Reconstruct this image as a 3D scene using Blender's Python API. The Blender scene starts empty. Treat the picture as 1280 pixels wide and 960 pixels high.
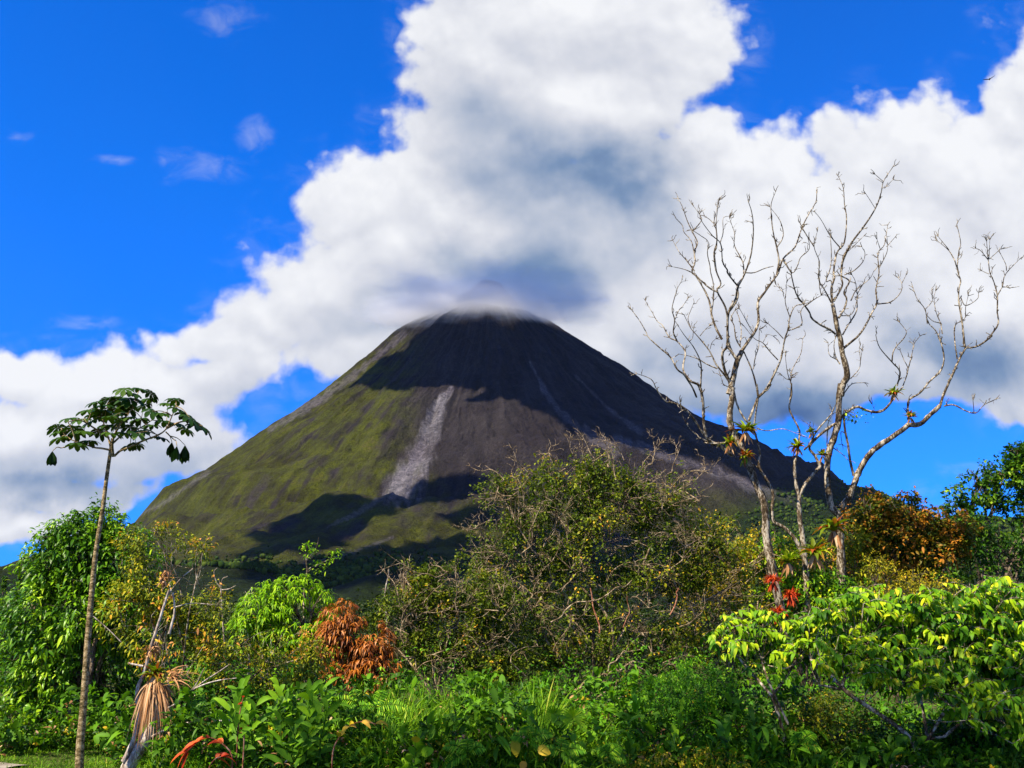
import bpy, math, random
import numpy as np

scene = bpy.context.scene
COL = scene.collection
R = math.radians

# ------------------------------------------------------------------ camera
FPX, CW, CH = 1256.0, 1280.0, 960.0
PITCH = math.atan(260.0 / FPX)
HC = 3.6
cam_data = bpy.data.cameras.new("camera")
cam_data.sensor_width = 36.0
cam_data.lens = 36.0 * FPX / CW
cam_data.clip_start = 0.1
cam_data.clip_end = 60000.0
cam = bpy.data.objects.new("camera", cam_data)
cam.location = (0, 0, HC)
cam.rotation_euler = (math.pi / 2 + PITCH, 0, 0)
COL.objects.link(cam)
scene.camera = cam

# ------------------------------------------------------------------ render / exposure
scene.view_settings.view_transform = 'Standard'
scene.view_settings.look = 'None'
scene.view_settings.exposure = 1.0
scene.view_settings.gamma = 1.0
scene.view_settings.use_curve_mapping = False
scene.cycles.use_denoising = True
scene.cycles.max_bounces = 12
scene.cycles.diffuse_bounces = 1
scene.cycles.glossy_bounces = 2
scene.cycles.transmission_bounces = 2
scene.cycles.transparent_max_bounces = 8
scene.cycles.volume_bounces = 12
scene.cycles.volume_step_rate = 0.7
scene.cycles.sample_clamp_indirect = 4.0

SUN_EL = R(51)
SUN_AZ = R(232)           # clockwise from +Y (north): behind the camera, to the left
SUN = np.array([math.sin(SUN_AZ) * math.cos(SUN_EL), math.cos(SUN_AZ) * math.cos(SUN_EL), math.sin(SUN_EL)])
SKY_STRENGTH = 0.058


def ray(px, py):
    """direction (y = 1) seen at a spot of the view"""
    x = (px - 640.0) / FPX
    v = (480.0 - py) / FPX
    cp, sp = math.cos(PITCH), math.sin(PITCH)
    dy, dz = cp - v * sp, sp + v * cp
    return np.array([x / dy, 1.0, dz / dy])


def P(px, py, D):
    d = ray(px, py) * D
    return np.array([d[0], d[1], d[2] + HC])


def proj(p):
    """world points (n,3) -> px, py"""
    cp, sp = math.cos(PITCH), math.sin(PITCH)
    x, y, z = p[..., 0], p[..., 1], p[..., 2] - HC
    f = np.maximum(y * cp + z * sp, 1e-3)
    return 640 + FPX * x / f, 480 - FPX * (z * cp - y * sp) / f


# ------------------------------------------------------------------ node helpers
class NT:
    def __init__(s, tree):
        s.t = tree

    def n(s, kind, **kw):
        nd = s.t.nodes.new(kind)
        for k, v in kw.items():
            setattr(nd, k, v)
        return nd

    def put(s, sock, v):
        if isinstance(v, bpy.types.NodeSocket):
            s.t.links.new(v, sock)
        elif v is not None:
            sock.default_value = v

    def m(s, op, a, b=None, c=None, clamp=False):
        nd = s.n('ShaderNodeMath', operation=op, use_clamp=clamp)
        for i, v in enumerate((a, b, c)):
            if v is not None:
                s.put(nd.inputs[i], v)
        return nd.outputs[0]

    def v(s, op, a, b=None, c=None, scale=None):
        nd = s.n('ShaderNodeVectorMath', operation=op)
        for i, q in enumerate((a, b, c)):
            if q is not None:
                s.put(nd.inputs[i], q)
        if scale is not None:
            s.put(nd.inputs['Scale'], scale)
        return nd.outputs[1] if op in ('LENGTH', 'DOT_PRODUCT', 'DISTANCE') else nd.outputs[0]

    def noise(s, vec, scale, detail=4, rough=0.55, dist=0.0, lac=2.0, out=0, dim='3D'):
        nd = s.n('ShaderNodeTexNoise', noise_dimensions=dim)
        s.put(nd.inputs['Vector'], vec)
        nd.inputs['Scale'].default_value = scale
        nd.inputs['Detail'].default_value = detail
        nd.inputs['Roughness'].default_value = rough
        nd.inputs['Distortion'].default_value = dist
        nd.inputs['Lacunarity'].default_value = lac
        return nd.outputs[out]

    def ramp(s, fac, stops, interp='LINEAR'):
        nd = s.n('ShaderNodeValToRGB')
        cr = nd.color_ramp
        cr.interpolation = interp
        while len(cr.elements) < len(stops):
            cr.elements.new(0.5)
        for e, (p, c) in zip(cr.elements, stops):
            e.position = p
            e.color = (c, c, c, 1) if isinstance(c, (int, float)) else (c[0], c[1], c[2], 1)
        s.put(nd.inputs[0], fac)
        return nd.outputs[0]

    def mix(s, fac, a, b):
        nd = s.n('ShaderNodeMix', data_type='RGBA')
        s.put(nd.inputs[0], fac)
        for i, q in ((6, a), (7, b)):
            if isinstance(q, (tuple, list)):
                q = (q[0], q[1], q[2], 1)
            s.put(nd.inputs[i], q)
        return nd.outputs[2]

    def map(s, v, a, b, c=0.0, d=1.0, kind='SMOOTHSTEP'):
        nd = s.n('ShaderNodeMapRange', interpolation_type=kind)
        s.put(nd.inputs[0], v)
        for i, q in zip((1, 2, 3, 4), (a, b, c, d)):
            nd.inputs[i].default_value = q
        return nd.outputs[0]


# ------------------------------------------------------------------ world: Nishita sky with cumulus
world = bpy.data.worlds.new("World")
scene.world = world
world.use_nodes = True
wt = world.node_tree
wt.nodes.clear()
W = NT(wt)

U = 100.0     # cloud units: 1 = 100 px of the view, 4.56 degrees


def uv(px, py):
    d = ray(px, py)
    return d[0] * FPX / U, d[2] * FPX / U


# (centre x, centre y, radius x, radius y)
CLOUDS = [
    (600, 60, 92, 120), (720, 10, 205, 120), (700, 120, 170, 85), (610, 180, 105, 70), (780, 70, 115, 70),
    (845, 20, 85, 65),
    (560, 260, 130, 72), (470, 265, 85, 55), (415, 270, 62, 52), (540, 340, 190, 90), (430, 370, 110, 60), (365, 355, 55, 40),
    (660, 300, 190, 130), (775, 215, 90, 65), (335, 400, 60, 40), (470, 430, 110, 50),
    (290, 432, 85, 34), (215, 440, 55, 32), (190, 485, 110, 52), (100, 500, 95, 42), (25, 470, 60, 34), (60, 545, 150, 62),
    (220, 560, 80, 42), (30, 620, 150, 34), (20, 668, 85, 26), (250, 480, 80, 40),
    (872, 172, 50, 38), (935, 205, 75, 48), (860, 250, 90, 75), (985, 215, 55, 50), (1095, 205, 60, 70), (1160, 180, 75, 62),
    (1265, 135, 45, 58), (1310, 90, 60, 60), (1230, 230, 120, 85), (1090, 310, 150, 110), (950, 340, 170, 120), (820, 380, 150, 90),
    (1220, 390, 140, 120), (990, 455, 170, 78), (740, 420, 110, 80), (1150, 470, 110, 42), (1265, 495, 60, 36),
    (900, 500, 90, 50), (1060, 430, 60, 50), (330, 450, 50, 34), (1130, 430, 60, 40), (740, 500, 60, 40), (820, 470, 60, 40), (1000, 510, 60, 40), (560, 430, 60, 40),
]
# soft grey bellies (cx, cy, rx, ry, depth)
BELLIES = [
    (700, 235, 115, 75, 0.8), (800, 215, 85, 40, 0.75), (600, 170, 75, 70, 0.55), (640, 320, 90, 60, 0.4), (720, 300, 100, 70, 0.25),
    (610, 365, 150, 46, 0.75), (480, 400, 90, 24, 0.35), (950, 520, 150, 60, 0.95), (1040, 520, 90, 60, 0.6), (830, 450, 80, 45, 0.4),
    (1220, 470, 110, 60, 0.8), (1150, 420, 80, 40, 0.35), (90, 615, 150, 24, 0.9), (230, 575, 60, 30, 0.5), (30, 590, 90, 30, 0.3),
    (300, 500, 60, 40, 0.4), (1060, 300, 60, 60, 0.2), (650, 110, 60, 60, 0.12), (820, 300, 60, 60, 0.35), (110, 560, 130, 34, 0.35), (1240, 440, 90, 40, 0.4), (950, 420, 90, 40, 0.2), (380, 420, 80, 30, 0.2),
]
WISPS = [(285, 25, 45, 28), (255, 205, 55, 26), (318, 170, 26, 30), (145, 200, 30, 7), (205, 200, 20, 12), (110, 405, 50, 12),
         (1215, 592, 40, 18), (1150, 612, 30, 14), (1190, 640, 45, 20), (495, 40, 22, 22), (330, 490, 60, 40), (370, 545, 50, 30),
         (300, 365, 26, 16), (930, 75, 30, 20), (20, 170, 24, 10)]

grp = bpy.data.node_groups.new("cloud_density", 'ShaderNodeTree')
grp.interface.new_socket(name="P", in_out='INPUT', socket_type='NodeSocketVector')
grp.interface.new_socket(name="F", in_out='OUTPUT', socket_type='NodeSocketFloat')
G = NT(grp)
gi, go = G.n('NodeGroupInput'), G.n('NodeGroupOutput')
p0 = gi.outputs[0]
w1 = G.noise(p0, 0.55, 3, 0.5, out=1, dim='2D')
w1 = G.v('SUBTRACT', w1, (0.5, 0.5, 0.5))
pw = G.v('ADD', p0, G.v('MULTIPLY', w1, (0.9, 0.9, 0.0)))
acc = None
for cx, cy, rx, ry in CLOUDS:
    a, b = uv(cx, cy)
    a2, b2 = uv(cx + rx, cy)[0], uv(cx, cy - ry)[1]
    sx, sy = a2 - a, b2 - b
    k = 0.5 * (sx + sy)
    q = G.v('MULTIPLY_ADD', pw, (1 / sx, 1 / sy, 0), (-a / sx, -b / sy, 0))
    ln = G.v('LENGTH', q)
    val = G.m('MULTIPLY_ADD', ln, -k, k)
    acc = val if acc is None else G.m('SMOOTH_MAX', acc, val, 0.16)
fb = G.noise(p0, 1.2, 8, 0.53, 0.0, dim='2D')
f = G.m('MULTIPLY_ADD', G.m('SUBTRACT', fb, 0.5), 1.0, G.m('ADD', acc, 0.18))
vo = G.n('ShaderNodeTexVoronoi', feature='SMOOTH_F1', voronoi_dimensions='2D')
vo.inputs['Scale'].default_value = 2.6
vo.inputs['Detail'].default_value = 1.0
vo.inputs['Roughness'].default_value = 0.5
vo.inputs['Smoothness'].default_value = 0.6
G.put(vo.inputs['Vector'], G.v('ADD', p0, G.v('SCALE', w1, scale=0.6)))
f = G.m('MULTIPLY_ADD', G.m('SUBTRACT', 0.42, vo.outputs['Distance']), 0.22, f)
G.put(go.inputs[0], f)

tc = W.n('ShaderNodeTexCoord')
dirv = tc.outputs['Generated']
sep = W.n('ShaderNodeSeparateXYZ')
W.put(sep.inputs[0], dirv)
yy = W.m('MAXIMUM', sep.outputs[1], 0.08)
uu = W.m('MULTIPLY', W.m('DIVIDE', sep.outputs[0], yy), FPX / U)
vv = W.m('MULTIPLY', W.m('DIVIDE', sep.outputs[2], yy), FPX / U)
cmb = W.n('ShaderNodeCombineXYZ')
W.put(cmb.inputs[0], uu)
W.put(cmb.inputs[1], vv)
Pn = cmb.outputs[0]


def dens(vec):
    g = W.n('ShaderNodeGroup')
    g.node_tree = grp
    W.put(g.inputs[0], vec)
    return g.outputs[0]


F0 = dens(Pn)
F1 = dens(W.v('ADD', Pn, (0.03, 0.16, 0)))
F2 = dens(W.v('ADD', Pn, (0.14, 0.55, 0)))
alpha = W.map(F0, -0.04, 0.27)
# wisps
wac = None
wn = W.noise(W.v('MULTIPLY', Pn, (1.0, 1.6, 1.0)), 1.8, 6, 0.6, 0.35, dim='2D')
for cx, cy, rx, ry in WISPS:
    a, b = uv(cx, cy)
    sx, sy = uv(cx + rx, cy)[0] - a, uv(cx, cy - ry)[1] - b
    q = W.v('MULTIPLY_ADD', Pn, (1 / sx, 1 / sy, 0), (-a / sx, -b / sy, 0))
    val = W.m('SUBTRACT', 1.0, W.v('LENGTH', q))
    wac = val if wac is None else W.m('MAXIMUM', wac, val)
wf = W.m('ADD', W.m('MULTIPLY', wac, 0.45), W.m('MULTIPLY', W.m('SUBTRACT', wn, 0.5), 1.5))
wmask = W.map(wac, -0.9, 0.6)
wisp = W.m('MULTIPLY', W.m('MULTIPLY', W.map(wf, -0.05, 0.9), wmask), 0.26)
edge = W.m('MULTIPLY', W.map(F0, -0.45, 0.15), W.map(wn, 0.42, 0.75))
alpha = W.m('MAXIMUM', alpha, W.m('MAXIMUM', wisp, W.m('MULTIPLY', edge, 0.10)))
# shade
sh = W.m('MULTIPLY', W.m('SUBTRACT', F0, F1), 0.20)
sh = W.m('ADD', sh, W.m('MULTIPLY', W.m('SUBTRACT', F0, F2), 0.13))
bel = None
Pw2 = W.v('ADD', Pn, W.v('MULTIPLY', W.v('SUBTRACT', W.noise(Pn, 0.8, 5, 0.55, out=1, dim='2D'), (0.5, 0.5, 0.5)), (1.1, 0.9, 0)))
for cx, cy, rx, ry, dp in BELLIES:
    a, b = uv(cx, cy)
    sx, sy = (uv(cx + rx, cy)[0] - a) * 1.35, (uv(cx, cy - ry)[1] - b) * 1.35
    q = W.v('MULTIPLY_ADD', Pw2, (1 / sx, 1 / sy, 0), (-a / sx, -b / sy, 0))
    val = W.m('MULTIPLY', W.map(W.v('LENGTH', q), 1.25, 0.0), dp)
    bel = val if bel is None else W.m('ADD', bel, val)
lum = W.m('SUBTRACT', W.m('ADD', 0.88, sh), W.m('MULTIPLY', bel, 0.52))
lum = W.m('ADD', lum, W.m('MULTIPLY', W.m('SUBTRACT', W.noise(Pn, 0.9, 4, 0.5, dim='2D'), 0.5), 0.26))
ccol = W.ramp(lum, [(0.0, (0.075, 0.15, 0.34)), (0.25, (0.20, 0.30, 0.48)), (0.5, (0.46, 0.52, 0.64)), (0.75, (0.70, 0.72, 0.79)), (1.0, (0.93, 0.94, 0.97))])

sky = W.n('ShaderNodeTexSky', sky_type='NISHITA')
sky.sun_disc = False
sky.sun_elevation = SUN_EL
sky.sun_rotation = SUN_AZ
sky.altitude = 600
sky.air_density = 1.0
sky.dust_density = 0.3
sky.ozone_density = 2.0
skc = W.v('MULTIPLY', sky.outputs[0], (0.03, 0.78, 2.15))
gm = W.n('ShaderNodeMapRange')
skl = W.mix(W.map(sep.outputs[2], 0.0, 0.42), W.v('MULTIPLY', skc, (1.35, 0.66, 0.95)), skc)
# clouds only where the sky really has them; the rest of the dome gets loose cumulus
fwd = W.map(sep.outputs[1], 0.12, 0.3)
gen = W.map(W.noise(dirv, 2.6, 3, 0.55), 0.50, 0.62)
gen = W.m('MULTIPLY', gen, W.map(sep.outputs[2], 0.02, 0.15))
alpha_all = W.m('ADD', W.m('MULTIPLY', alpha, fwd), W.m('MULTIPLY', gen, W.m('SUBTRACT', 1.0, fwd)))
bg1 = W.n('ShaderNodeBackground')
W.put(bg1.inputs[0], skl)
bg1.inputs[1].default_value = SKY_STRENGTH
bg2 = W.n('ShaderNodeBackground')
W.put(bg2.inputs[0], ccol)
bg2.inputs[1].default_value = 0.50
mxs = W.n('ShaderNodeMixShader')
W.put(mxs.inputs[0], alpha_all)
W.put(mxs.inputs[1], bg1.outputs[0])
W.put(mxs.inputs[2], bg2.outputs[0])
out = W.n('ShaderNodeOutputWorld')
W.put(out.inputs[0], mxs.outputs[0])
world.cycles.sampling_method = 'NONE'

# ------------------------------------------------------------------ sun
sd = bpy.data.lights.new("sun", 'SUN')
sd.energy = 5.0
sd.angle = R(0.53)
sd.color = (1.0, 0.89, 0.66)
so = bpy.data.objects.new("sun", sd)
so.rotation_euler = (math.pi / 2 - SUN_EL, 0, -SUN_AZ + math.pi)
so.location = (0, 0, 200)
COL.objects.link(so)


def nrm(a):
    return a / np.maximum(np.linalg.norm(a, axis=-1, keepdims=True), 1e-9)


# ------------------------------------------------------------------ mesh helpers
rng = np.random.default_rng(7)
random.seed(7)


def tag(o, label=None, cat=None, group=None, kind=None):
    for k, v in (('label', label), ('category', cat), ('group', group), ('kind', kind)):
        if v:
            o[k] = v
    return o


def smoothstep(a, b, x):
    t = np.clip((x - a) / (b - a), 0, 1)
    return t * t * (3 - 2 * t)


def _hash(ix, iy, seed):
    h = (ix.astype(np.int64) * 374761393 + iy.astype(np.int64) * 668265263 + seed * 1442695041) & 0xffffffff
    h = ((h ^ (h >> 13)) * 1274126177) & 0xffffffff
    return ((h ^ (h >> 16)) & 0xffff) / 65535.0


def vnoise(x, y, seed=0, perx=None):
    ix, iy = np.floor(x).astype(np.int64), np.floor(y).astype(np.int64)
    fx, fy = x - ix, y - iy
    fx, fy = fx * fx * (3 - 2 * fx), fy * fy * (3 - 2 * fy)
    ix1 = ix + 1
    if perx:
        ix, ix1 = ix % perx, ix1 % perx
    a, b = _hash(ix, iy, seed), _hash(ix1, iy, seed)
    c, d = _hash(ix, iy + 1, seed), _hash(ix1, iy + 1, seed)
    return (a + (b - a) * fx) * (1 - fy) + (c + (d - c) * fx) * fy


def fbm(x, y, octv=4, seed=0, perx=None, gain=0.5):
    s, a, t = 0, 1.0, 0
    for k in range(octv):
        s = s + a * vnoise(x, y, seed + k, perx)
        t += a
        a *= gain
        x, y = x * 2, y * 2
        if perx:
            perx *= 2
    return s / t


def mesh_obj(name, verts, faces, mats, parent=None, attrs=None, smooth=False, mat_idx=None):
    """faces: list of (n,k) int arrays"""
    me = bpy.data.meshes.new(name)
    verts = np.asarray(verts, np.float32)
    fl = [np.asarray(f, np.int32) for f in faces if len(f)]
    me.vertices.add(len(verts))
    me.vertices.foreach_set('co', verts.ravel())
    loops = np.concatenate([f.ravel() for f in fl])
    tot = np.concatenate([np.full(len(f), f.shape[1], np.int32) for f in fl])
    start = np.concatenate([[0], np.cumsum(tot)[:-1]]).astype(np.int32)
    me.loops.add(len(loops))
    me.loops.foreach_set('vertex_index', loops)
    me.polygons.add(len(tot))
    me.polygons.foreach_set('loop_start', start)
    me.polygons.foreach_set('loop_total', tot)
    if smooth:
        me.polygons.foreach_set('use_smooth', np.ones(len(tot), bool))
    if mat_idx is not None:
        me.polygons.foreach_set('material_index', np.asarray(mat_idx, np.int32))
    for k, v in (attrs or {}).items():
        at = me.attributes.new(k, 'FLOAT', 'POINT')
        at.data.foreach_set('value', np.asarray(v, np.float32))
    me.update(calc_edges=True)
    for m in (mats if isinstance(mats, (list, tuple)) else [mats]):
        me.materials.append(m)
    o = bpy.data.objects.new(name, me)
    COL.objects.link(o)
    if parent is not None:
        o.parent = parent
        o.location = -np.array(parent.location)
    return o


def material(name):
    m = bpy.data.materials.new(name)
    m.use_nodes = True
    m.node_tree.nodes.clear()
    t = NT(m.node_tree)
    o = t.n('ShaderNodeOutputMaterial')
    return m, t, o


def bsdf(t, o, color, rough=0.8, spec=0.3, bump=None, bump_d=0.02, strength=0.5):
    b = t.n('ShaderNodeBsdfPrincipled')
    if isinstance(color, (tuple, list)):
        color = (color[0], color[1], color[2], 1)
    t.put(b.inputs['Base Color'], color)
    t.put(b.inputs['Roughness'], rough)
    b.inputs['Specular IOR Level'].default_value = spec
    if bump is not None:
        bn = t.n('ShaderNodeBump')
        bn.inputs['Distance'].default_value = bump_d
        bn.inputs['Strength'].default_value = strength
        t.put(bn.inputs['Height'], bump)
        t.put(b.inputs['Normal'], bn.outputs[0])
    t.put(o.inputs[0], b.outputs[0])
    return b


def attr(t, name):
    a = t.n('ShaderNodeAttribute', attribute_name=name)
    return a.outputs['Fac']


# ------------------------------------------------------------------ volcano
DV = 4500.0
CX = (612 - 640) / FPX * DV
LEFT = [(-400, 738), (-250, 732), (-100, 715), (0, 700), (60, 686), (110, 670), (150, 651), (200, 624), (250, 590), (290, 563), (330, 535), (370, 509), (400, 488), (430, 465),
        (460, 440), (490, 413), (510, 402), (530, 392), (550, 383), (575, 368), (600, 350)]
RIGHT = [(625, 352), (645, 372), (658, 386), (668, 395), (690, 400), (720, 420), (750, 438), (780, 455), (820, 484), (850, 504), (890, 527), (930, 543), (965, 559), (1000, 575), (1040, 592),
         (1080, 609), (1120, 624), (1180, 650), (1250, 668), (1350, 690), (1500, 712), (1700, 732)]


def prof(pts):
    rr, zz = [], []
    for px, py in pts:
        d = ray(px, py)
        a0 = (CX) / DV
        ang = math.atan(d[0]) - math.atan(a0)
        dist = math.hypot(CX, DV)
        rr.append(abs(dist * math.sin(ang)))
        y = dist * math.cos(ang) * math.cos(math.atan(d[0]))
        zz.append(d[2] * y + HC)
    i = np.argsort(rr)
    return np.array(rr)[i], np.array(zz)[i]


rl, zl = prof(LEFT)
rr_, zr = prof(RIGHT)
rl = np.append(rl, [6500, 9000]); zl = np.append(zl, [-2, -8])
rr_ = np.append(rr_, [6500, 9000]); zr = np.append(zr, [-2, -8])


def vol_z(x, y):
    dx, dy = x - CX, y - DV
    r = np.hypot(dx, dy)
    az = np.arctan2(dy, dx)          # 0 right, pi left, -pi/2 towards camera
    w = 0.5 - 0.5 * np.cos(az)
    w = smoothstep(0.1, 0.9, w)
    z = np.interp(r, rl, zl) * w + np.interp(r, rr_, zr) * (1 - w)
    u = (az / (2 * math.pi) + 0.5)
    side = np.clip(-np.sin(az), 0, 1) ** 0.5
    amp = smoothstep(60, 700, r) * (1 - smoothstep(2600, 5200, r))
    g1 = fbm(u * 26 + 0.25 * np.sin(r / 380.0), r / 900.0, 4, 11, 26 if False else None) - 0.5
    q2 = fbm(u * 95 + 1.2 * fbm(x / 300.0, y / 300.0, 3, 71), r / 420.0, 4, 31)
    g2 = 0.55 - np.abs(2 * q2 - 1) * 1.6
    g3 = 0.4 - np.abs(2 * fbm(x / 70.0, y / 70.0, 5, 51) - 1) * 1.4
    z = z + amp * (0.45 + 0.55 * side) * (g1 * 120 * side + g2 * 22 + g3 * 16)
    big = fbm(x / 520.0 + 3, y / 520.0, 4, 77) - 0.5
    z = z + big * 150 * smoothstep(700, 1800, r) * (1 - smoothstep(3000, 4500, r)) * side ** 2
    z = z - 45 * (1 - smoothstep(500, 1900, y))
    return z


def fit_profile():
    """settle the two slope profiles so that the ridge noise does not move the outline"""
    global zl, zr
    a = np.linspace(-math.pi, math.pi, 700, endpoint=False)
    r = 6500 * (np.linspace(0.0, 1, 230) ** 1.6) + 4
    A, Q = np.meshgrid(a, r)
    x, y = CX + Q * np.cos(A), DV + Q * np.sin(A)
    m = y > 1500
    for it in range(4):
        z = vol_z(x, y)
        px, py = proj(np.stack([x, y, z], -1))
        px, py = px[m], py[m]
        for pts, zz, rr in ((LEFT, zl, rl), (RIGHT, zr, rr_)):
            for q in pts:
                if abs(q[0] - 612) > 620:
                    continue
                w = np.abs(px - q[0]) < 5
                if not w.any():
                    continue
                d = py[w].min() - q[1]
                rq = abs((q[0] - 612) / FPX * DV)
                i = int(np.abs(rr - rq).argmin())
                zz[i] += np.clip(d, -14, 14) / FPX * DV * 0.7


def vol_mesh():
    na, nr = 1900, 560
    t = np.linspace(0, 1, na, endpoint=False)
    az = -math.pi / 2 + (t - 0.5) * 2 * math.pi
    az = az + 0.42 * np.sin((t - 0.5) * 2 * math.pi) * -1      # finer towards the camera
    r = 6500 * (np.linspace(0.0, 1, nr) ** 1.6) + 4
    A, Rr = np.meshgrid(az, r)
    x, y = CX + Rr * np.cos(A), DV + Rr * np.sin(A)
    z = vol_z(x, y)
    v = np.stack([x, y, z], -1).reshape(-1, 3)
    i = np.arange(nr - 1)[:, None] * na + np.arange(na)[None]
    j = np.arange(nr - 1)[:, None] * na + (np.arange(na)[None] + 1) % na
    f = np.stack([i, j, j + na, i + na], -1).reshape(-1, 4)
    return v, f


fit_profile()
vv_, vf = vol_mesh()
vpx, vpy = proj(vv_)


def seg_d(px, py, pts):
    best = np.full(px.shape, 1e9)
    tt = np.zeros(px.shape)
    n = len(pts) - 1
    for k in range(n):
        ax, ay = pts[k][:2]; bx, by = pts[k + 1][:2]
        dx, dy = bx - ax, by - ay
        t = np.clip(((px - ax) * dx + (py - ay) * dy) / (dx * dx + dy * dy), 0, 1)
        d = np.hypot(px - ax - t * dx, py - ay - t * dy)
        m = d < best
        best = np.where(m, d, best)
        tt = np.where(m, (k + t) / n, tt)
    return best, tt


def streak(pts, w0, w1, px, py, rag=0.6):
    d, t = seg_d(px, py, pts)
    w = w0 + (w1 - w0) * t
    nz = fbm(px / 6.0, py / 14.0, 4, 5) - 0.5
    return 1 - smoothstep(0.45, 1.15, d / np.maximum(w, 0.5) + nz * rag * 2)


front = (vv_[:, 1] < DV + 200)
nzx = (fbm(vpx / 22, vpy / 22, 4, 91) - 0.5) * 26
ax, ay = vpx + nzx, vpy + (fbm(vpx / 18 + 9, vpy / 25, 4, 93) - 0.5) * 22
ash = np.maximum.reduce([
    streak([(564, 486), (550, 503), (536, 540), (517, 590), (503, 610)], 4, 25, vpx, vpy, 0.55),
    streak([(500, 608), (468, 628), (440, 645), (410, 658)], 6, 2, vpx, vpy, 0.9) * 0.4,
    streak([(490, 672), (440, 690), (395, 702), (360, 708)], 2, 1.2, vpx, vpy, 0.9) * 0.55,
    streak([(662, 452), (682, 490), (706, 522), (738, 545), (770, 562)], 2, 9, vpx, vpy, 0.9) * 0.45,
    streak([(770, 548), (850, 575), (900, 590), (960, 618), (1010, 634), (1060, 650)], 6, 8, vpx, vpy, 0.9) * 0.6,
    streak([(720, 470), (760, 510), (800, 540)], 2, 4, vpx, vpy, 1.0) * 0.35,
    streak([(505, 417), (450, 462), (400, 500), (340, 535)], 5, 6, vpx, vpy, 0.9) * 0.5,
    streak([(155, 655), (210, 625), (260, 590)], 2, 4, vpx, vpy, 0.9) * 0.4,
]) * front
# grass on the left flank, bare rock elsewhere, forest on the lower right apron
bx = np.interp(vpy, [380, 430, 480, 560, 640, 700], [500, 520, 505, 500, 560, 700])
veg = 1 - smoothstep(-40, 45, ax - bx)
veg = np.maximum(veg, smoothstep(600, 640, ay) * 0.8)
veg = veg * smoothstep(388, 440, ay)
vegn = fbm(vpx / 30 + 5, vpy / 14, 5, 17)
gul = fbm(np.arctan2(vv_[:, 1] - DV, vv_[:, 0] - CX) * 60, np.hypot(vv_[:, 0] - CX, vv_[:, 1] - DV) / 500, 4, 63)
veg = veg * smoothstep(0.28, 0.55, vegn * 0.55 + gul * 0.45)
forest = np.clip(smoothstep(690, 720, ay) + smoothstep(640, 668, ay) * smoothstep(830, 900, ax) + smoothstep(600, 660, ay + 0.18 * (ax - 900)) * smoothstep(860, 960, ax), 0, 1)
forest = np.where(front, forest, 1)

m_vol, t, o = material("volcano_slope")
tco = t.n('ShaderNodeTexCoord').outputs['Object']
n1 = t.noise(tco, 0.012, 8, 0.65)
n2 = t.noise(tco, 0.06, 6, 0.6)
cb = t.n('ShaderNodeCombineXYZ')
t.put(cb.inputs[0], attr(t, 'azi'))
t.put(cb.inputs[1], attr(t, 'rad'))
n3 = t.noise(t.v('ADD', cb.outputs[0], t.v('SCALE', t.noise(tco, 0.01, 4, 0.6, out=1), scale=1.5)), 1.1, 7, 0.62)
rock = t.ramp(n3, [(0.30, (0.020, 0.017, 0.018)), (0.5, (0.034, 0.028, 0.029)), (0.72, (0.060, 0.050, 0.050))])
grass = t.ramp(n1, [(0.34, (0.034, 0.034, 0.009)), (0.46, (0.056, 0.062, 0.007)), (0.58, (0.080, 0.092, 0.006)), (0.72, (0.105, 0.095, 0.022))])
c = t.mix(t.m('MULTIPLY', attr(t, 'veg'), t.map(n2, 0.25, 0.55, 0.55, 1.0)), rock, grass)
ashc = t.ramp(n2, [(0.3, (0.10, 0.093, 0.108)), (0.55, (0.21, 0.195, 0.22)), (0.75, (0.36, 0.335, 0.355))])
c = t.mix(t.m('MULTIPLY', attr(t, 'ash'), t.map(n3, 0.30, 0.62, 0.45, 1.0)), c, ashc)
forc = t.ramp(n2, [(0.3, (0.008, 0.015, 0.004)), (0.6, (0.018, 0.034, 0.006)), (0.75, (0.04, 0.06, 0.010))])
c = t.mix(attr(t, 'forest'), c, forc)
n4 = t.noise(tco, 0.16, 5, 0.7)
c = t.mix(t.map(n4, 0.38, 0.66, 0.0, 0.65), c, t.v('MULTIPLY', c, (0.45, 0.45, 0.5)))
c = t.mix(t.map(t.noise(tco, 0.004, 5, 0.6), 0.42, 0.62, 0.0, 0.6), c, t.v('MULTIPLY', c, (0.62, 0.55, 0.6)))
hgt = t.m('ADD', t.m('MULTIPLY', n2, 1.0), t.m('MULTIPLY', n3, 1.6))
hgt = t.m('ADD', hgt, t.m('MULTIPLY', n4, 0.8))
bsdf(t, o, c, 0.95, 0.1, hgt, 16.0, 1.0)
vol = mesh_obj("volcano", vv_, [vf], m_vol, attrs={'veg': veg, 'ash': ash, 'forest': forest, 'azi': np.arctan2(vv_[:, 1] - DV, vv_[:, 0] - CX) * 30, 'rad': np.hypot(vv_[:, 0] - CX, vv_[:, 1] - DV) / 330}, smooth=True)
tag(vol, kind='structure')

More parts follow.
